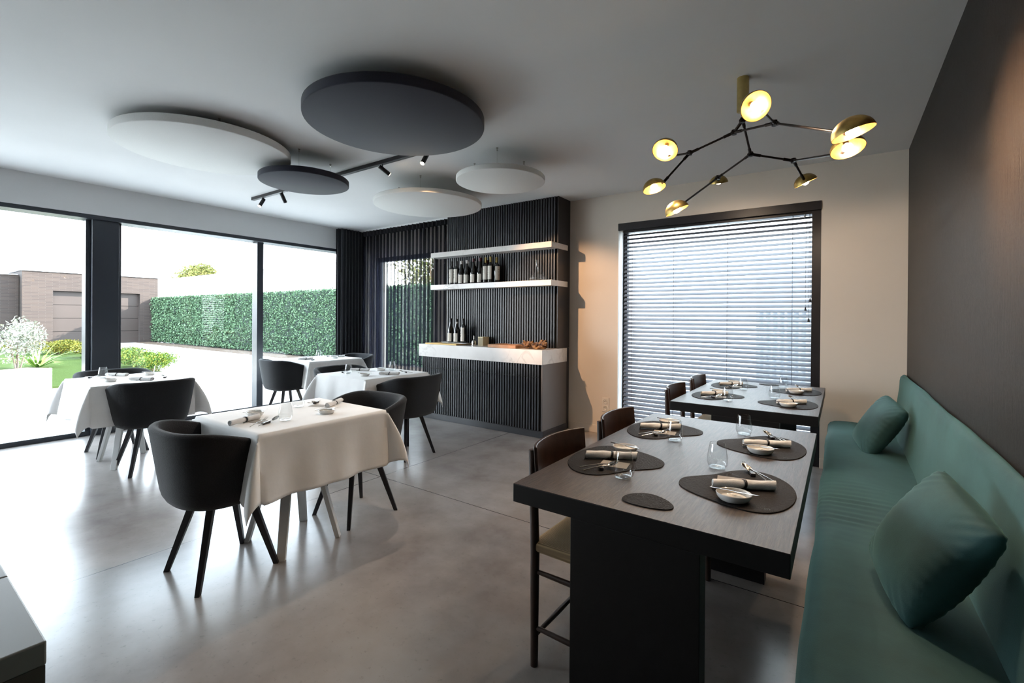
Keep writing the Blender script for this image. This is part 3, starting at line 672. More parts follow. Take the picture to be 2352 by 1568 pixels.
# rz: 0 faces +Y (back towards -Y)
CH = [(-2.625, 1.12, 0, 'charcoal tub chair in the foreground, back turned at the nearest white table'),
      (-2.645, 1.95, PI, 'charcoal tub chair at the far end of the nearest white table'),
      (-4.84, 1.48, PI/2, 'charcoal tub chair with back showing at the glazed-door white table'),
      (-5.68, 1.48, -PI/2, 'charcoal tub chair behind the glazed-door white table, only rim showing'),
      (-5.79, 3.22, 0, 'charcoal tub chair in front of the curtain-corner white table'),
      (-5.70, 4.09, PI, 'charcoal tub chair nearest the corner curtain'),
      (-4.30, 3.05, -PI/2, 'charcoal tub chair on the window side of the table before the cabinet'),
      (-3.39, 3.07, PI/2, 'charcoal tub chair with back to the ribbed cabinet side walkway')]
c0 = make_chair()
for i, (x, y, rz, lab) in enumerate(CH):
    c = c0 if i == 0 else copy_tree(c0); c.location = (x, y, 0); c.rotation_euler = (0, 0, rz); tag(c, lab, 'chair', 'charcoal tub chairs')

# ================================================================== DARK TABLES, STOOLS
def dark_table(x0, x1, y0, y1, label, slabs):
    t = empty('dining_table', ((x0+x1)/2, (y0+y1)/2, 0), 0, label, 'table', 'dark wooden dining tables'); cx, cy = (x0+x1)/2, (y0+y1)/2
    MB().box(x0-cx, y0-cy, .688, x1-cx, y1-cy, .7485).build('tabletop_core', M['blackwood'], t, bevel=.002)
    MB().box(x0-cx+.001, y0-cy+.001, .7486, x1-cx-.001, y1-cy-.001, .75).build('tabletop', M['oaktop'], t)
    for a, b_ in slabs: MB().box(-.685-cx, a-cy, 0, -.30-cx, b_-cy, .688).build('leg', M['blackwood'], t, bevel=.002)
    return t
dark_table(-.903, -.094, 1.294, 2.745, 'front dark oak table with slab legs, nearest the camera', [(1.294, 1.36), (2.60, 2.665)])
dark_table(-.95, -.103, 3.22, 4.63, 'rear dark oak table with slab legs, before the blind', [(3.22, 3.285), (4.52, 4.585)])

def make_stool():
    t = empty('dining_chair')      # origin between the rear posts, faces +X
    hw = .19
    for s in (-1, 1):
        MB().tube([(-.0, s*hw, 0), (0, s*hw, .43), (-.012, s*hw, .79), (-.014, s*hw, .812)], [.0145, .0175, .0165, .0155], 14).build('rear_post', M['wood'], t, smooth=True)
        MB().tube([(.40, s*(hw+.01), 0), (.395, s*(hw+.01), .455)], [.014, .017], 14).build('front_leg', M['wood'], t, smooth=True)
        for z in (.145, .357): MB().tube([(0, s*hw, z), (.2, s*(hw+.005), z), (.40, s*(hw+.01), z)], [.008, .011, .008], 10).build('stretcher', M['wood'], t, smooth=True)
    MB().tube([(0, -hw, .11), (0, 0, .11), (0, hw, .11)], [.008, .011, .008], 10).build('stretcher', M['wood'], t, smooth=True)
    MB().tube([(.40, -hw, .2), (.40, 0, .2), (.40, hw, .2)], [.008, .011, .008], 10).build('stretcher', M['wood'], t, smooth=True)
    def bk(u, v):
        y = (u*2-1)*(hw+.012); x = .018-.055*(1-(u*2-1)**2)**.8-.012*v; z = .675+.15*v
        return Vector((x, y, z))
    o = MB().grid(bk, 24, 4).build('backrest', M['wood'], t, smooth=True); md = o.modifiers.new('s', 'SOLIDIFY'); md.thickness = .014; md.offset = 0; md2 = o.modifiers.new('b', 'BEVEL'); md2.width = .004; md2.segments = 2
    def st(u, v):
        x = -.012+.43*u; y = (v*2-1)*(hw+.012); return Vector((x, y, .472-.014*math.sin(PI*u)*math.sin(PI*v)))
    o = MB().grid(st, 16, 16).build('woven_seat', M['cord'], t, smooth=True); md = o.modifiers.new('s', 'SOLIDIFY'); md.thickness = .04; md.offset = -1; md2 = o.modifiers.new('b', 'BEVEL'); md2.width = .014; md2.segments = 3; md2.limit_method = 'ANGLE'
    return t
ST = [(-.937, 1.68, 'walnut chair with woven cord seat, nearest at the front dark table'), (-.937, 2.285, 'second walnut chair along the front dark table'),
      (-.985, 3.50, 'walnut chair at the rear dark table, nearer one'), (-.985, 4.16, 'walnut chair at the rear dark table, next to the blind')]
s0 = make_stool()
for i, (x, y, lab) in enumerate(ST):
    c = s0 if i == 0 else copy_tree(s0); c.location = (x, y, 0); tag(c, lab, 'chair', 'walnut chairs at the dark tables')

# ================================================================== BENCH AND CUSHIONS
bn = empty('banquette', (0, 0, 0), 0, 'long teal velvet banquette along the dark right wall', 'bench')
def crease(x, y, z):   # pulled creases across the seat
    if z < .40 or z > .46 or x > .3: return 0
    return .0030*math.exp(-((y-2.72)/.28)**2)*math.exp(-((x-.04)/.11)**2)*math.sin(2*PI*(y+.12*x)/.062)*(1+.5*math.sin(y*23))
def prof_sweep(prof, y0, y1, ny, wob=.004, seed=1):
    rnd = random.Random(seed); n = len(prof)
    def fn(u, v):
        y = y0+(y1-y0)*u; f = v*(n-1); i = min(int(f), n-2); q = f-i
        x = prof[i][0]+(prof[i+1][0]-prof[i][0])*q; z = prof[i][1]+(prof[i+1][1]-prof[i][1])*q
        return Vector((x+wob*math.sin(y*5.1+v*7)+wob*.6*math.sin(y*11+v*3), y, z+(wob*math.sin(y*4.3+v*9+1) if z > .1 else 0)+crease(x, y, z)))
    return MB().grid(fn, ny, (n-1))
sp = [(.433, .0), (-.075, 0), (-.088, .05), (-.093, .34), (-.088, .395), (-.072, .418), (-.04, .430), (0, .434), (.05, .437), (.1, .438), (.15, .4385), (.2, .438), (.30, .430), (.345, .422), (.433, .42)]
def caps(b, prof, y0, y1):
    for y in (y0, y1): b.add([(x, y, z) for x, z in prof], [tuple(range(len(prof)))])
    return b
b = prof_sweep(sp, -2.2, 4.938, 620, .0035, 2); caps(b, sp, -2.2, 4.938)
# creases pressed into the seat
cr_ = []
b.build('seat', M['velvet'], bn, smooth=True, angle=60)
bp = [(.433, .40), (.345, .40), (.352, .45), (.372, .60), (.392, .76), (.396, .82), (.402, .850), (.413, .866), (.425, .869), (.433, .865)]
b = prof_sweep(bp, -2.2, 4.938, 120, .0025, 3); caps(b, bp, -2.2, 4.938); b.build('backrest', M['velvet'], bn, smooth=True, angle=60)

def cushion(name, c, u, v, size, thick, label, seed=0):
    rnd = random.Random(seed); ph = [rnd.uniform(0, 6) for _ in range(8)]
    x_ = Vector(u).normalized(); z_ = x_.cross(Vector(v)).normalized(); y_ = z_.cross(x_)
    if z_.x > 0: y_ = -y_; z_ = -z_
    R3 = Matrix((x_, y_, z_)).transposed().to_4x4()
    def side(sg):
        def fn(a, b_):
            x, y = a*2-1, b_*2-1; ex = max(1-x*x, 0); ey = max(1-y*y, 0)
            k = (ex*ey)**.36
            px = x*(1-.045*(1-abs(y)**4)*abs(x)**3)*(1-.07*(x*y)**4); py = y*(1-.045*(1-abs(x)**4)*abs(y)**3)*(1-.07*(x*y)**4)
            z = sg*thick*.5*k*(1+.06*math.sin(4*x+ph[0])*math.sin(3.4*y+ph[1]))
            d = max(0, min(1, (abs(x)*abs(y)-.25)/.6)); wr = .007*math.sin(26*(x*(1 if y > 0 else -1)-y)+ph[2])*d*k + .004*math.sin(38*y+ph[3])*abs(x)**5*k
            return Vector((px*size/2, py*size/2, z+sg*wr))
        return fn
    b = MB().grid(side(1), 44, 44); b.grid(side(-1), 44, 44)
    o = b.build(name, M['velvet'], smooth=True, weld=True, angle=180)
    o.matrix_world = Matrix.Translation(c) @ R3
    tag(o, label, 'cushion', 'teal cushions on the banquette'); return o
cushion('cushion', Vector((.222, 1.895, .628)), (.0675, -.355, -.063), (.1525, .049, .305), .395, .15, 'teal cushion nearer the camera, leaning on the banquette back', 1)
cushion('cushion', Vector((.213, 4.03, .595)), (.07, -.36, -.05), (.14, .15, .31), .40, .15, 'teal cushion at the far end of the banquette by the wall', 2)

# ================================================================== TABLE SETTINGS
MAT = [(-0.448, 1.635), (-.452, 1.68), (-0.433, 1.715), (-0.405, 1.745), (-0.375, 1.775), (-0.35, 1.815), (-0.325, 1.865), (-0.29, 1.905), (-0.245, 1.92), (-.195, 1.905), (-0.15, 1.86), (-.12, 1.80), (-0.107, 1.73), (-.107, 1.665), (-0.118, 1.605), (-.135, 1.56), (-0.162, 1.525), (-.195, 1.508), (-0.235, 1.506), (-0.293, 1.521), (-.335, 1.537), (-0.375, 1.555), (-.41, 1.578), (-.437, 1.604)]
MC = Vector((-.275, 1.70))
def smooth_outline(pts, it=2):
    for _ in range(it):
        o = []
        for i in range(len(pts)):
            a, b_ = Vector(pts[i]), Vector(pts[(i+1) % len(pts)]); o += [a*.75+b_*.25, a*.25+b_*.75]
        pts = o
    return [tuple(p) for p in pts]
def emblem(o, x, y):   # small round maker's stamp pressed in the leather
    b = MB().tube([(x+.0075*math.cos(a*PI/8), y+.0075*math.sin(a*PI/8), .0031) for a in range(17)], .0005, 4, False)
    b.tube([(x-.004, y-.002, .0031), (x-.001, y+.003, .0031), (x+.002, y-.001, .0031), (x+.0045, y+.002, .0031)], .0005, 4)
    return b.build('stamped_mark', M['black'], o)
def mk_mat():
    o = MB().prism(smooth_outline([(p[0]-MC.x, p[1]-MC.y) for p in MAT]), 0, .003, .0012).build('placemat', M['leather'], smooth=True, angle=30)
    emblem(o, .105, -.150); return o
def mk_napkin(mat=None, ln=.20, r=.0152):
    t = empty('napkin_roll'); mt = mat or M['napkin']
    def fn(u, v):   # roll along x, slightly conical and loose
        a = 2*PI*v; rr = r*(1+.10*math.sin(a*1+u*4)+.05*math.sin(3*a+u*9)+.12*(u-.5)+.03*math.sin(u*23))*(1-.05*math.exp(-((u-.5)/.05)**2))
        return Vector(((u-.5)*ln + (.006*math.sin(a+1) if u > .98 or u < .02 else 0), rr*math.cos(a)*1.12, r*.92+rr*math.sin(a)*.9))
    MB().grid(fn, 34, 24).build('roll', mt, t, smooth=True, angle=80)
    for sx in (-1, 1):     # spiral ends
        pts = [Vector((sx*(ln/2-.004), r*.95*(1-k/44)*math.cos(k*.55)*1.05, r*.92+r*.85*(1-k/44)*math.sin(k*.55))) for k in range(42)]
        MB().tube(pts, .0016, 5).build('folded_end', mt, t, smooth=True)
        MB().lathe([(0, 0), (r*.86, 0), (r*.93, .006)], n=20, M=Matrix.Translation((sx*(ln/2-.008), 0, r*.92)) @ Matrix.Rotation(sx*PI/2, 4, 'Y')).build('end_face', mt, t, smooth=True)
    k = MB().grid(lambda u, v: Vector(((v-.5)*.008+.004*math.sin(2*PI*u), (r*1.07+.0012)*math.cos(2*PI*u)*1.1, r*.92+(r*.9+.0012)*math.sin(2*PI*u))), 28, 1, False).build('band', M['band'], t, smooth=True)
    md = k.modifiers.new('s', 'SOLIDIFY'); md.thickness = .002
    MB().tube([(.002, -r*.9, r*.6), (-.012, -r*1.2, .008), (-.03, -r*1.55, .003)], .0013, 6).build('band_tail', M['band'], k)
    return t
def mk_bowl(r=.046):
    t = empty('butter_dish')
    MB().lathe([(0, 0), (r*.72, 0), (r*.82, .003), (r*.97, .014), (r, .022), (r-.001, .0235), (r-.0035, .022), (r-.006, .013), (r*.7, .006), (0, .005)], n=40, sx=1.12).build('dish', M['porcelain'], t, smooth=True)
    MB().grid(lambda u, v: Vector((r*.78*v*1.12*math.cos(2*PI*u), r*.78*v*math.sin(2*PI*u), .006+.009*(1-v**3)+.0015*math.sin(9*u*2+7*v))), 28, 8, True).build('butter', M['butter'], t, smooth=True, weld=True)
    return t
def mk_knife():
    t = empty('butter_knife')
    MB().tube([(-.068, 0, .027), (-.02, 0, .0262), (.0, 0, .0262)], [.0024, .0022, .0018], 8).build('handle', M['steel'], t, smooth=True)
    o = MB().grid(lambda u, v: Vector((.07*u, (v-.5)*.010*math.sin(PI*(.12+.86*u))**.5, .0262)), 10, 3).build('blade', M['steel'], t, smooth=True); md = o.modifiers.new('s', 'SOLIDIFY'); md.thickness = .0012
    return t
def mk_glass():
    t = empty('water_glass')
    MB().lathe([(0, .004), (.020, .002), (.027, .004), (.0335, .014), (.0365, .028), (.0355, .045), (.0315, .068), (.0275, .090), (.0265, .094)], n=36).build('tumbler', M['tumbler'], t, smooth=True)
    MB().lathe([(.0265, .0935), (.0272, .0945), (.0265, .0955), (.0258, .0945), (.0265, .0935)], n=36).build('rim', M['tumbler'], t, smooth=True)
    MB().lathe([(0, 0), (.022, 0), (.029, .004), (.026, .009), (.015, .0115), (0, .012)], n=36).build('thick_base', M['tumbler'], t, smooth=True)
    return t
def mk_rest():
    o = MB().box(-.0085, -.026, 0, .0085, .026, .011).build('cutlery_rest', M['darksteel'], bevel=.0025); return o
def mk_spoon():
    t = empty('spoon')
    MB().tube([(-.085, 0, .004), (-.05, 0, .009), (0, 0, .0135), (.022, 0, .0115)], [.0026, .0018, .0015, .0016], 8).build('handle', M['steel'], t, smooth=True)
    o = MB().grid(lambda u, v: Vector((.02+.046*u, (v-.5)*.030*math.sin(PI*(.06+.9*u))**.6, .0105+.016*u-.006*math.sin(PI*u)*math.cos(PI*(v-.5)))), 12, 8).build('bowl', M['steel'], t, smooth=True); md = o.modifiers.new('s', 'SOLIDIFY'); md.thickness = .001
    return t
def mk_fork():
    t = empty('fork')
    MB().tube([(-.085, 0, .004), (-.05, 0, .009), (0, 0, .0135), (.022, 0, .0115)], [.0026, .0018, .0015, .002], 8).build('handle', M['steel'], t, smooth=True)
    b = MB()
    b.grid(lambda u, v: Vector((.02+.016*u, (v-.5)*(.005+.015*u), .0115+.002*u)), 4, 3)
    for k in range(4):
        y = (k-1.5)*.0047; b.tube([(.036, y, .0135), (.05, y, .0165), (.066, y*.95, .024)], [.0012, .0011, .0006], 5)
    b.build('tines', M['steel'], t, smooth=True); return t
def mk_card():
    return MB().box(-.052, -.036, 0, .052, .036, .0009).build('menu_card', M['card'])
proto = dict(mat=mk_mat(), nap=mk_napkin(), napw=mk_napkin(M['napkingrey'], .19, .0155), bowl=mk_bowl(), knife=mk_knife(), glass=mk_glass(), rest=mk_rest(), spoon=mk_spoon(), fork=mk_fork(), card=mk_card())
used = {}
INFO = dict(mat=('dark brown leather placemat', 'placemat', 'leather placemats'), nap=('rolled linen napkin with black band', 'napkin', 'rolled napkins'), napw=('rolled linen napkin with black band', 'napkin', 'rolled napkins'),
            bowl=('small white butter dish', 'dish', 'butter dishes'), knife=('slim steel butter knife', 'knife', 'butter knives'), glass=('stemless water glass', 'glass', 'water glasses'),
            rest=('dark block cutlery rest', 'cutlery rest', 'cutlery rests'), spoon=('steel spoon', 'spoon', 'spoons'), fork=('steel fork', 'fork', 'forks'), card=('beige menu card', 'card', 'menu cards'))
def put(k, x, y, z, rz, place):
    o = proto[k]
    if k in used: o = copy_tree(proto[k])
    used[k] = 1
    o.location = (x, y, z); o.rotation_euler = (0, 0, rz); a, c, g = INFO[k]; tag(o, a+', '+place, c, g); return o
zt = .7503
def setting(cx, cy, flip, place, dn=0, ay=0):
    """offsets measured from the mat centre of the near bench-side place; flip = opposite side of the table"""
    s = -1 if flip else 1
    def at(dx, dy): return cx+s*dx, cy+s*dy
    o = put('mat', cx, cy, zt, 0 if not flip else PI, place)
    x, y = at(.020, -.008); put('nap', x, y, zt+.0042, math.radians(32+dn), place)
    x, y = at(.012, -.132); put('bowl', x, y, zt+.0035, math.radians(20), place); put('knife', x+.0, y+.0, zt+.0035, math.radians(6 if not flip else -8), place)
    x, y = at(-.098, .178) if not flip else at(-.103, .172); put('glass', x, y, zt, 0, place)
    x, y = at(.02, .165) if not flip else at(.0, .13); put('rest', x, y, zt+.0035, math.radians(20 if not flip else 25), place)
    if not flip:
        put('spoon', x+.015, y-.005, zt+.0035, math.radians(141), place); put('fork', x-.0, y+.012, zt+.0035, math.radians(128), place)
    else:
        put('fork', x-.005, y+.012, zt+.0035, math.radians(43), place); put('spoon', x+.008, y-.004, zt+.0035, math.radians(55), place)
    x, y = at(-.02, .055); put('card', x, y, zt+.0032, math.radians(10), place)
setting(-.278, 1.700, False, 'near bench-side place, front dark table')
setting(-.283, 2.320, False, 'far bench-side place, front dark table')
setting(-.722, 1.735, True, 'near stool-side place, front dark table')
setting(-.722, 2.350, True, 'far stool-side place, front dark table')
setting(-.285, 3.600, False, 'near bench-side place, rear dark table', 8)
setting(-.285, 4.240, False, 'far bench-side place, rear dark table', 8)
setting(-.735, 3.640, True, 'near stool-side place, rear dark table', 8)
setting(-.735, 4.270, True, 'far stool-side place, rear dark table', 8)
CO = [(-.555, 1.385), (-.552, 1.42), (-.53, 1.452), (-.50, 1.468), (-.47, 1.467), (-.435, 1.45), (-.408, 1.425), (-.398, 1.40), (-.405, 1.378), (-.43, 1.364), (-.47, 1.355), (-.515, 1.355), (-.543, 1.365)]
c = MB().prism(smooth_outline([(x+.48, y-1.41) for x, y in CO]), 0, .003, .0012).build('coaster', M['leather'], smooth=True, angle=30); c.location = (-.48, 1.41, zt); emblem(c, -.035, .028)
tag(c, 'small dark leather coaster at the near edge, front dark table', 'coaster', 'leather coasters')
c2 = copy_tree(c); c2.location = (-.50, 4.53, zt); c2.rotation_euler = (0, 0, PI); tag(c2, 'small dark leather coaster at the far edge, rear dark table', 'coaster', 'leather coasters')
zw = .7402
def wset(items, place):
    for k, x, y, a in items: put(k, x, y, zw, math.radians(a), place)
wset([('napw', -2.60, 1.215, 110), ('bowl', -2.735, 1.335, 0), ('knife', -2.735, 1.335, 90), ('fork', -2.50, 1.245, 122), ('spoon', -2.475, 1.285, 115), ('rest', -2.475, 1.265, 25), ('glass', -2.475, 1.37, 0), ('card', -2.56, 1.27, 20)], 'near end of the nearest white table')
wset([('napw', -2.665, 1.80, -60), ('bowl', -2.47, 1.615, 0), ('knife', -2.47, 1.615, 80), ('fork', -2.79, 1.73, -60), ('spoon', -2.81, 1.76, -50), ('rest', -2.80, 1.755, 30), ('glass', -2.777, 1.62, 0), ('card', -2.71, 1.72, 20)], 'far end of the nearest white table')
wset([('napw', -5.50, 1.43, 35), ('bowl', -5.37, 1.64, 0), ('knife', -5.37, 1.64, 40), ('rest', -5.50, 1.24, 60), ('spoon', -5.49, 1.25, 20), ('glass', -5.42, 1.31, 0)], 'window side, table by the glazed door')
wset([('napw', -4.97, 1.46, 35), ('bowl', -5.09, 1.28, 0), ('knife', -5.09, 1.28, 30), ('rest', -5.02, 1.65, 60), ('spoon', -5.02, 1.66, 200), ('glass', -5.22, 1.66, 0)], 'room side, table by the glazed door')
wset([('napw', -5.70, 3.42, 80), ('bowl', -5.88, 3.50, 0), ('knife', -5.88, 3.50, 70), ('rest', -5.57, 3.44, 20), ('spoon', -5.57, 3.46, 100), ('glass', -5.62, 3.58, 0)], 'near end, table in the curtain corner')
wset([('napw', -5.75, 3.93, 75), ('bowl', -5.60, 3.78, 0), ('knife', -5.60, 3.78, 80), ('rest', -5.93, 3.90, 20), ('spoon', -5.93, 3.88, 280), ('glass', -5.92, 3.74, 0)], 'far end, table in the curtain corner')
wset([('napw', -4.12, 3.08, 35), ('bowl', -3.98, 3.24, 0), ('knife', -3.98, 3.24, 30), ('rest', -4.12, 2.87, 60), ('spoon', -4.12, 2.88, 30), ('glass', -4.02, 2.87, 0)], 'window side, table before the ribbed cabinet')
wset([('napw', -3.62, 3.05, 35), ('bowl', -3.74, 2.85, 0), ('knife', -3.74, 2.85, 30), ('rest', -3.63, 3.27, 60), ('spoon', -3.63, 3.26, 200), ('glass', -3.87, 3.30, 0)], 'room side, table before the ribbed cabinet')

# foreground grey counter at lower left
t = empty('service_counter', (0, 0, 0), 0, 'pale grey counter corner in the lower left foreground', 'counter')
M['stone'] = P('grey_composite', '#8b9090', .4, noise=4, amt=.06)
MB().box(-3.2, -1.6, 0, -.814, .142, .8695).build('body', P('dark_counter_body', '#5a5a57', .6), t)
MB().box(-1.062, -1.6, .87, -.813, .143, .90).build('worktop', M['stone'], t, bevel=.002)
MB().box(-3.2, -1.6, .87, -1.064, .143, .90).build('worktop', M['stone'], t, bevel=.002)

# ================================================================== OUTSIDE
structure(MB().box(-70, -30, -.3, -6.94, 60, -.10).box(-6.94, 5.2, -.3, 30, 60, -.10).build('ground', M['concrete_out']))
structure(MB().box(-7.6, -6, -.10, -6.94, 5.2, -.03).build('terrace_strip', M['concrete_out']))
tag(MB().prism([(-12.2, -8), (-12.2, 3.3), (-13.2, 4.3), (-17, 5.0), (-26, 4.6), (-29.5, 4.2), (-29.5, -8)], -.10, -.05, .01).build('lawn', M['grass']), 'green mown lawn beyond the white planter', 'lawn', kind='stuff')
joint_m = P('dark_joint', '#4f4b48', .9)
b = MB()
for y in (5.3, 7.0): b.box(-30, y, -.101, -7, y+.03, -.0985)
for x in (-10.8, -14.5, -19, -24): b.box(x, 3.2 if x > -12 else 5.2, -.101, x+.03, 8.6, -.0985)
structure(b.build('trim_1', joint_m))

def leaves(b, c, r, n, size, rnd, shell=.55):
    for _ in range(n):
        while True:
            d = Vector((rnd.uniform(-1, 1), rnd.uniform(-1, 1), rnd.uniform(-1, 1)))
            if .05 < d.length <= 1: break
        d = d.normalized()*(shell+(1-shell)*rnd.random())
        p = Vector((c[0]+d.x*r[0], c[1]+d.y*r[1], c[2]+d.z*r[2])); s = size*rnd.uniform(.6, 1.3)
        a = Vector((rnd.uniform(-1, 1), rnd.uniform(-1, 1), rnd.uniform(-1, 1))).normalized(); e = a.orthogonal().normalized()
        b.add([p-a*s, p+e*s*.45, p+a*s, p-e*s*.45], [(0, 1, 2, 3)])
# hedge
rnd = random.Random(21)
h = empty('hedge', (0, 0, 0), 0, 'long clipped green hedge behind the driveway', 'hedge')
def bumpy(u, v):
    x = -29.05+20.55*u; q = v*3
    if q < 1: y, z = 8.98, -.05+2.2*q
    elif q < 2: y, z = 8.98+1.1*(q-1), 2.15
    else: y, z = 10.08, 2.15-2.2*(q-2)
    return Vector((x, y+.05*math.sin(x*5)*math.sin(z*7), z+.03*math.sin(x*9)))
b = MB().grid(bumpy, 160, 30); b.build('hedge_core', M['hedgecore'], h)
b = MB()
for _ in range(42000):
    x = -29.08+20.6*(rnd.random()**.85); top = rnd.random() < .14
    if top: p = Vector((x, rnd.uniform(8.95, 10), 2.17+rnd.gauss(0, .03)))
    else: p = Vector((x, 8.94+rnd.gauss(0, .035), rnd.uniform(-.02, 2.2)))
    s = rnd.uniform(.018, .040)*(1 if x > -20 else 1.4); a = Vector((rnd.uniform(-1, 1), rnd.uniform(-.8, .8), rnd.uniform(-1, .6))).normalized(); e = a.orthogonal().normalized()
    b.add([p-a*s, p+e*s*.6, p+a*s, p-e*s*.6], [(0, 1, 2, 3)])
b.build('foliage', M['hedge'], h)
tag(MB().box(-29.0, 8.3, -.10, -8.5, 8.95, -.07).build('soil_bed', M['soil']), 'narrow soil bed at the foot of the hedge', 'soil', kind='stuff')
# garage
g = empty('garage_building', (0, 0, 0), 0, 'flat-roofed brown brick garage across the driveway', 'building')
b = MB(); b.box(-34.5, 4.29, -.1, -29.1, 5.27, 3.21).box(-34.5, 5.27, 2.37, -29.1, 8.47, 3.21).box(-34.5, 8.47, -.1, -29.1, 9.23, 3.21).box(-34.5, 5.27, -.1, -34, 8.47, 2.37)
b.build('brick_wall', M['brick'], g)
MB().box(-34.55, 4.24, 3.21, -29.05, 9.28, 3.26).build('roof_cap', M['rail'], g)
b = MB()
for k in range(4): b.box(-29.40, 5.27, -.1+k*.6175, -29.33, 8.47, -.1+(k+1)*.6175-.02)
d = b.build('garage_door', M['garage_door'], g); MB().box(-29.45, 5.27, -.1, -29.41, 8.47, 2.37).build('door_backing', M['black'], d)
g2 = empty('house_wing', (0, 0, 0), 0, 'darker brick house wing left of the garage', 'building')
MB().box(-38, -6, -.1, -29.6, 4.27, 3.02).build('brick_wall', M['brick'], g2)
MB().box(-38.05, -6.05, 3.02, -29.55, 4.23, 3.06).build('roof_cap', M['rail'], g2)
MB().tube([(-29.55, 3.1, -.1), (-29.55, 3.1, 3.02)], .05, 10).build('downpipe', M['anth'], g2)
# planter with plants
p = empty('planter_box', (0, 0, 0), 0, 'long white planter box on the terrace left of the glazing', 'planter')
Mp = Matrix.Translation((-11.35, 2.05, -.10)) @ Matrix.Rotation(math.atan2(-.67, .37), 4, 'Z')
MB().box(0, -.5, 0, 3.2, 0, .46, Mp).build('box_body', M['planter'], p, bevel=.004)
MB().box(.03, -.47, .455, 3.17, -.03, .465, Mp).build('soil', M['soil'], p)
def plant(name, c, r, n, sz, mat, label, cat, seed, stem=True, grp=None):
    rn = random.Random(seed); t = empty(name, (c[0], c[1], 0), 0, label, cat, grp); b = MB()
    for _ in range(7):
        o = (rn.uniform(-.45, .45)*r[0], rn.uniform(-.45, .45)*r[1], rn.uniform(-.3, .3)*r[2]); leaves(b, (o[0], o[1], c[2]+o[2]), tuple(q*.62 for q in r), n//7, sz, rn, .3)
    b.build('foliage', mat, t)
    if stem:
        b = MB()
        for _ in range(5): b.tube([(rn.uniform(-.05, .05), rn.uniform(-.05, .05), -.08), (rn.uniform(-.4, .4)*r[0], rn.uniform(-.4, .4)*r[1], c[2])], [.02, .008], 6)
        b.build('stem', M['bark'], t)
    return t
plant('flowering_shrub', (-14.3, 2.05, .75), (.5, .5, .6), 2600, .03, M['paleleaf'], 'pale flowering shrub at the far left behind the planter', 'shrub', 1)
for i, (x, y, z, rx, ry, rz_, mt, lb) in enumerate([(-24.5, 3.6, .22, 1.35, .6, .29, 'yellowleaf', 'golden shrub nearest the garage wall corner'), (-21.8, 4.1, .22, 1.3, .6, .29, 'yellowleaf', 'golden shrub in the middle of the lawn-edge row'),
        (-19.2, 4.45, .24, 1.2, .55, .30, 'yellowleaf', 'golden shrub just left of the glazing post'), (-16.8, 4.5, .20, 1.0, .5, .27, 'greenleaf', 'leafy shrub hidden partly by the glazing post'),
        (-15.0, 4.4, .22, .75, .45, .29, 'greenleaf', 'green shrub right of the glazing post'), (-13.6, 4.25, .20, .65, .45, .27, 'greenleaf', 'yellow-green shrub ending the row at the driveway')]):
    plant('garden_shrub', (x, y, z), (rx, ry, rz_), 3600, .027 if i > 2 else .036, M[mt], lb, 'shrub', 30+i, True, 'garden shrubs')
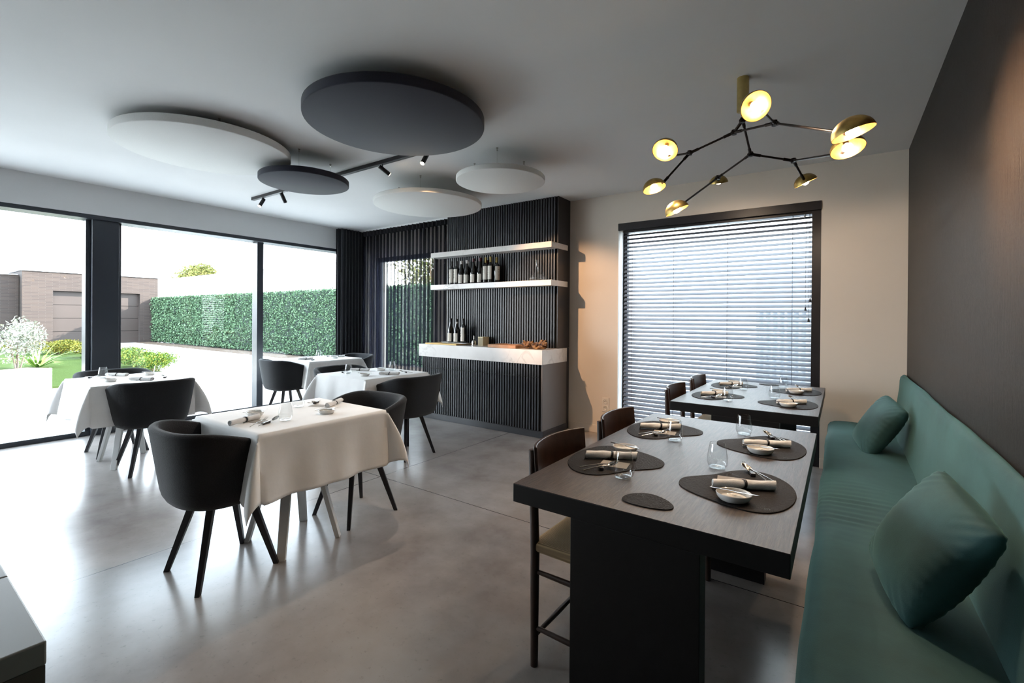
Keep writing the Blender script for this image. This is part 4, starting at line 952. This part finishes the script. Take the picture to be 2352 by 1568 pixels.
# blade plant
t = empty('spiky_plant', (-16.5, 2.7, -.05), 0, 'spiky green blade-leaved plant behind the planter', 'plant'); rn = random.Random(9); b = MB()
for _ in range(60):
    a = rn.uniform(0, 2*PI); L = rn.uniform(.5, .95); e = rn.uniform(.3, 1.1); d = Vector((math.cos(a)*math.cos(e), math.sin(a)*math.cos(e), math.sin(e))); q = Vector((-math.sin(a), math.cos(a), 0))*.022
    b.add([q, -q, d*L*.6-q, d*L*.6+q, d*L+Vector((0, 0, -.12))], [(0, 1, 2, 3), (3, 2, 4)])
b.build('blades', M['bladeleaf'], t)
def tree(x, y, top, cr, n, sz, label, seed, bare=False, trunk_r=.12):
    rn = random.Random(seed); t = empty('tree', (x, y, 0), 0, label, 'tree', 'trees beyond the hedge')
    MB().tube([(0, 0, -.1), (.05, 0, top-cr[2]*1.4), (0, .05, top-cr[2])], [trunk_r, trunk_r*.7, trunk_r*.4], 8).build('trunk', M['bark'], t, smooth=True)
    b = MB()
    for _ in range(26 if bare else 10):
        d = Vector((rn.uniform(-1, 1)*cr[0], rn.uniform(-1, 1)*cr[1], rn.uniform(-.7, 1)*cr[2])); s = Vector((0, 0, top-cr[2]*1.4)); e = Vector((0, 0, top-cr[2]))+d
        b.tube([s, s.lerp(e, .5)+Vector((rn.uniform(-.1, .1), rn.uniform(-.1, .1), .1)), e], [trunk_r*.35, trunk_r*.18, .006], 5)
    b.build('branches', M['bark'], t)
    b = MB()
    for _ in range(9): leaves(b, (rn.uniform(-.5, .5)*cr[0], rn.uniform(-.5, .5)*cr[1], top-cr[2]+rn.uniform(-.4, .4)*cr[2]), tuple(q*(.9 if bare else .6) for q in cr), n//9, sz, rn, .2)
    b.build('crown', M['treeleaf'], t)
tree(-82, 31.2, 9.6, (1.9, 3.1, 1.9), 4500, .19, 'round olive-green tree showing above the hedge', 2, trunk_r=.2)
tree(-17.4, 13.6, 5.2, (1.6, 1.6, 1.5), 260, .05, 'thin leafless-looking tree at the top right of the glazing', 4, True, .06)
tree(-13.5, 13.5, 4.6, (1.8, 1.4, 1.5), 2600, .07, 'loose tree seen through the sheer curtain', 6, False, .09)
g = empty('white_house', (0, 0, 0), 0, 'long white flat-roofed house standing beyond the hedge', 'building')
MB().box(-66, 22, -.1, -30, 28, 5.55).build('rendered_wall', M['render'], g)
MB().box(-66.1, 21.9, 5.55, -29.9, 28.1, 5.62).build('roof_cap', M['render'], g)
# neighbour house behind the blind
g = empty('neighbour_house', (0, 0, 0), 0, 'white rendered neighbour house seen through the blind', 'building')
MB().box(-5.2, 8.0, -.1, 6, 12, 5.2).build('rendered_wall', M['render'], g)
MB().box(-1.06, 7.96, -.05, 1.4, 8.0, 2.25).build('grey_recess', M['rail'], g)
b = MB()
for k in range(26): b.box(-1.04+k*.09, 7.90, .1, -1.01+k*.09, 7.92, 1.42)
b.box(-1.06, 7.895, 1.42, 1.4, 7.925, 1.46).build('railing', M['railing'], g)
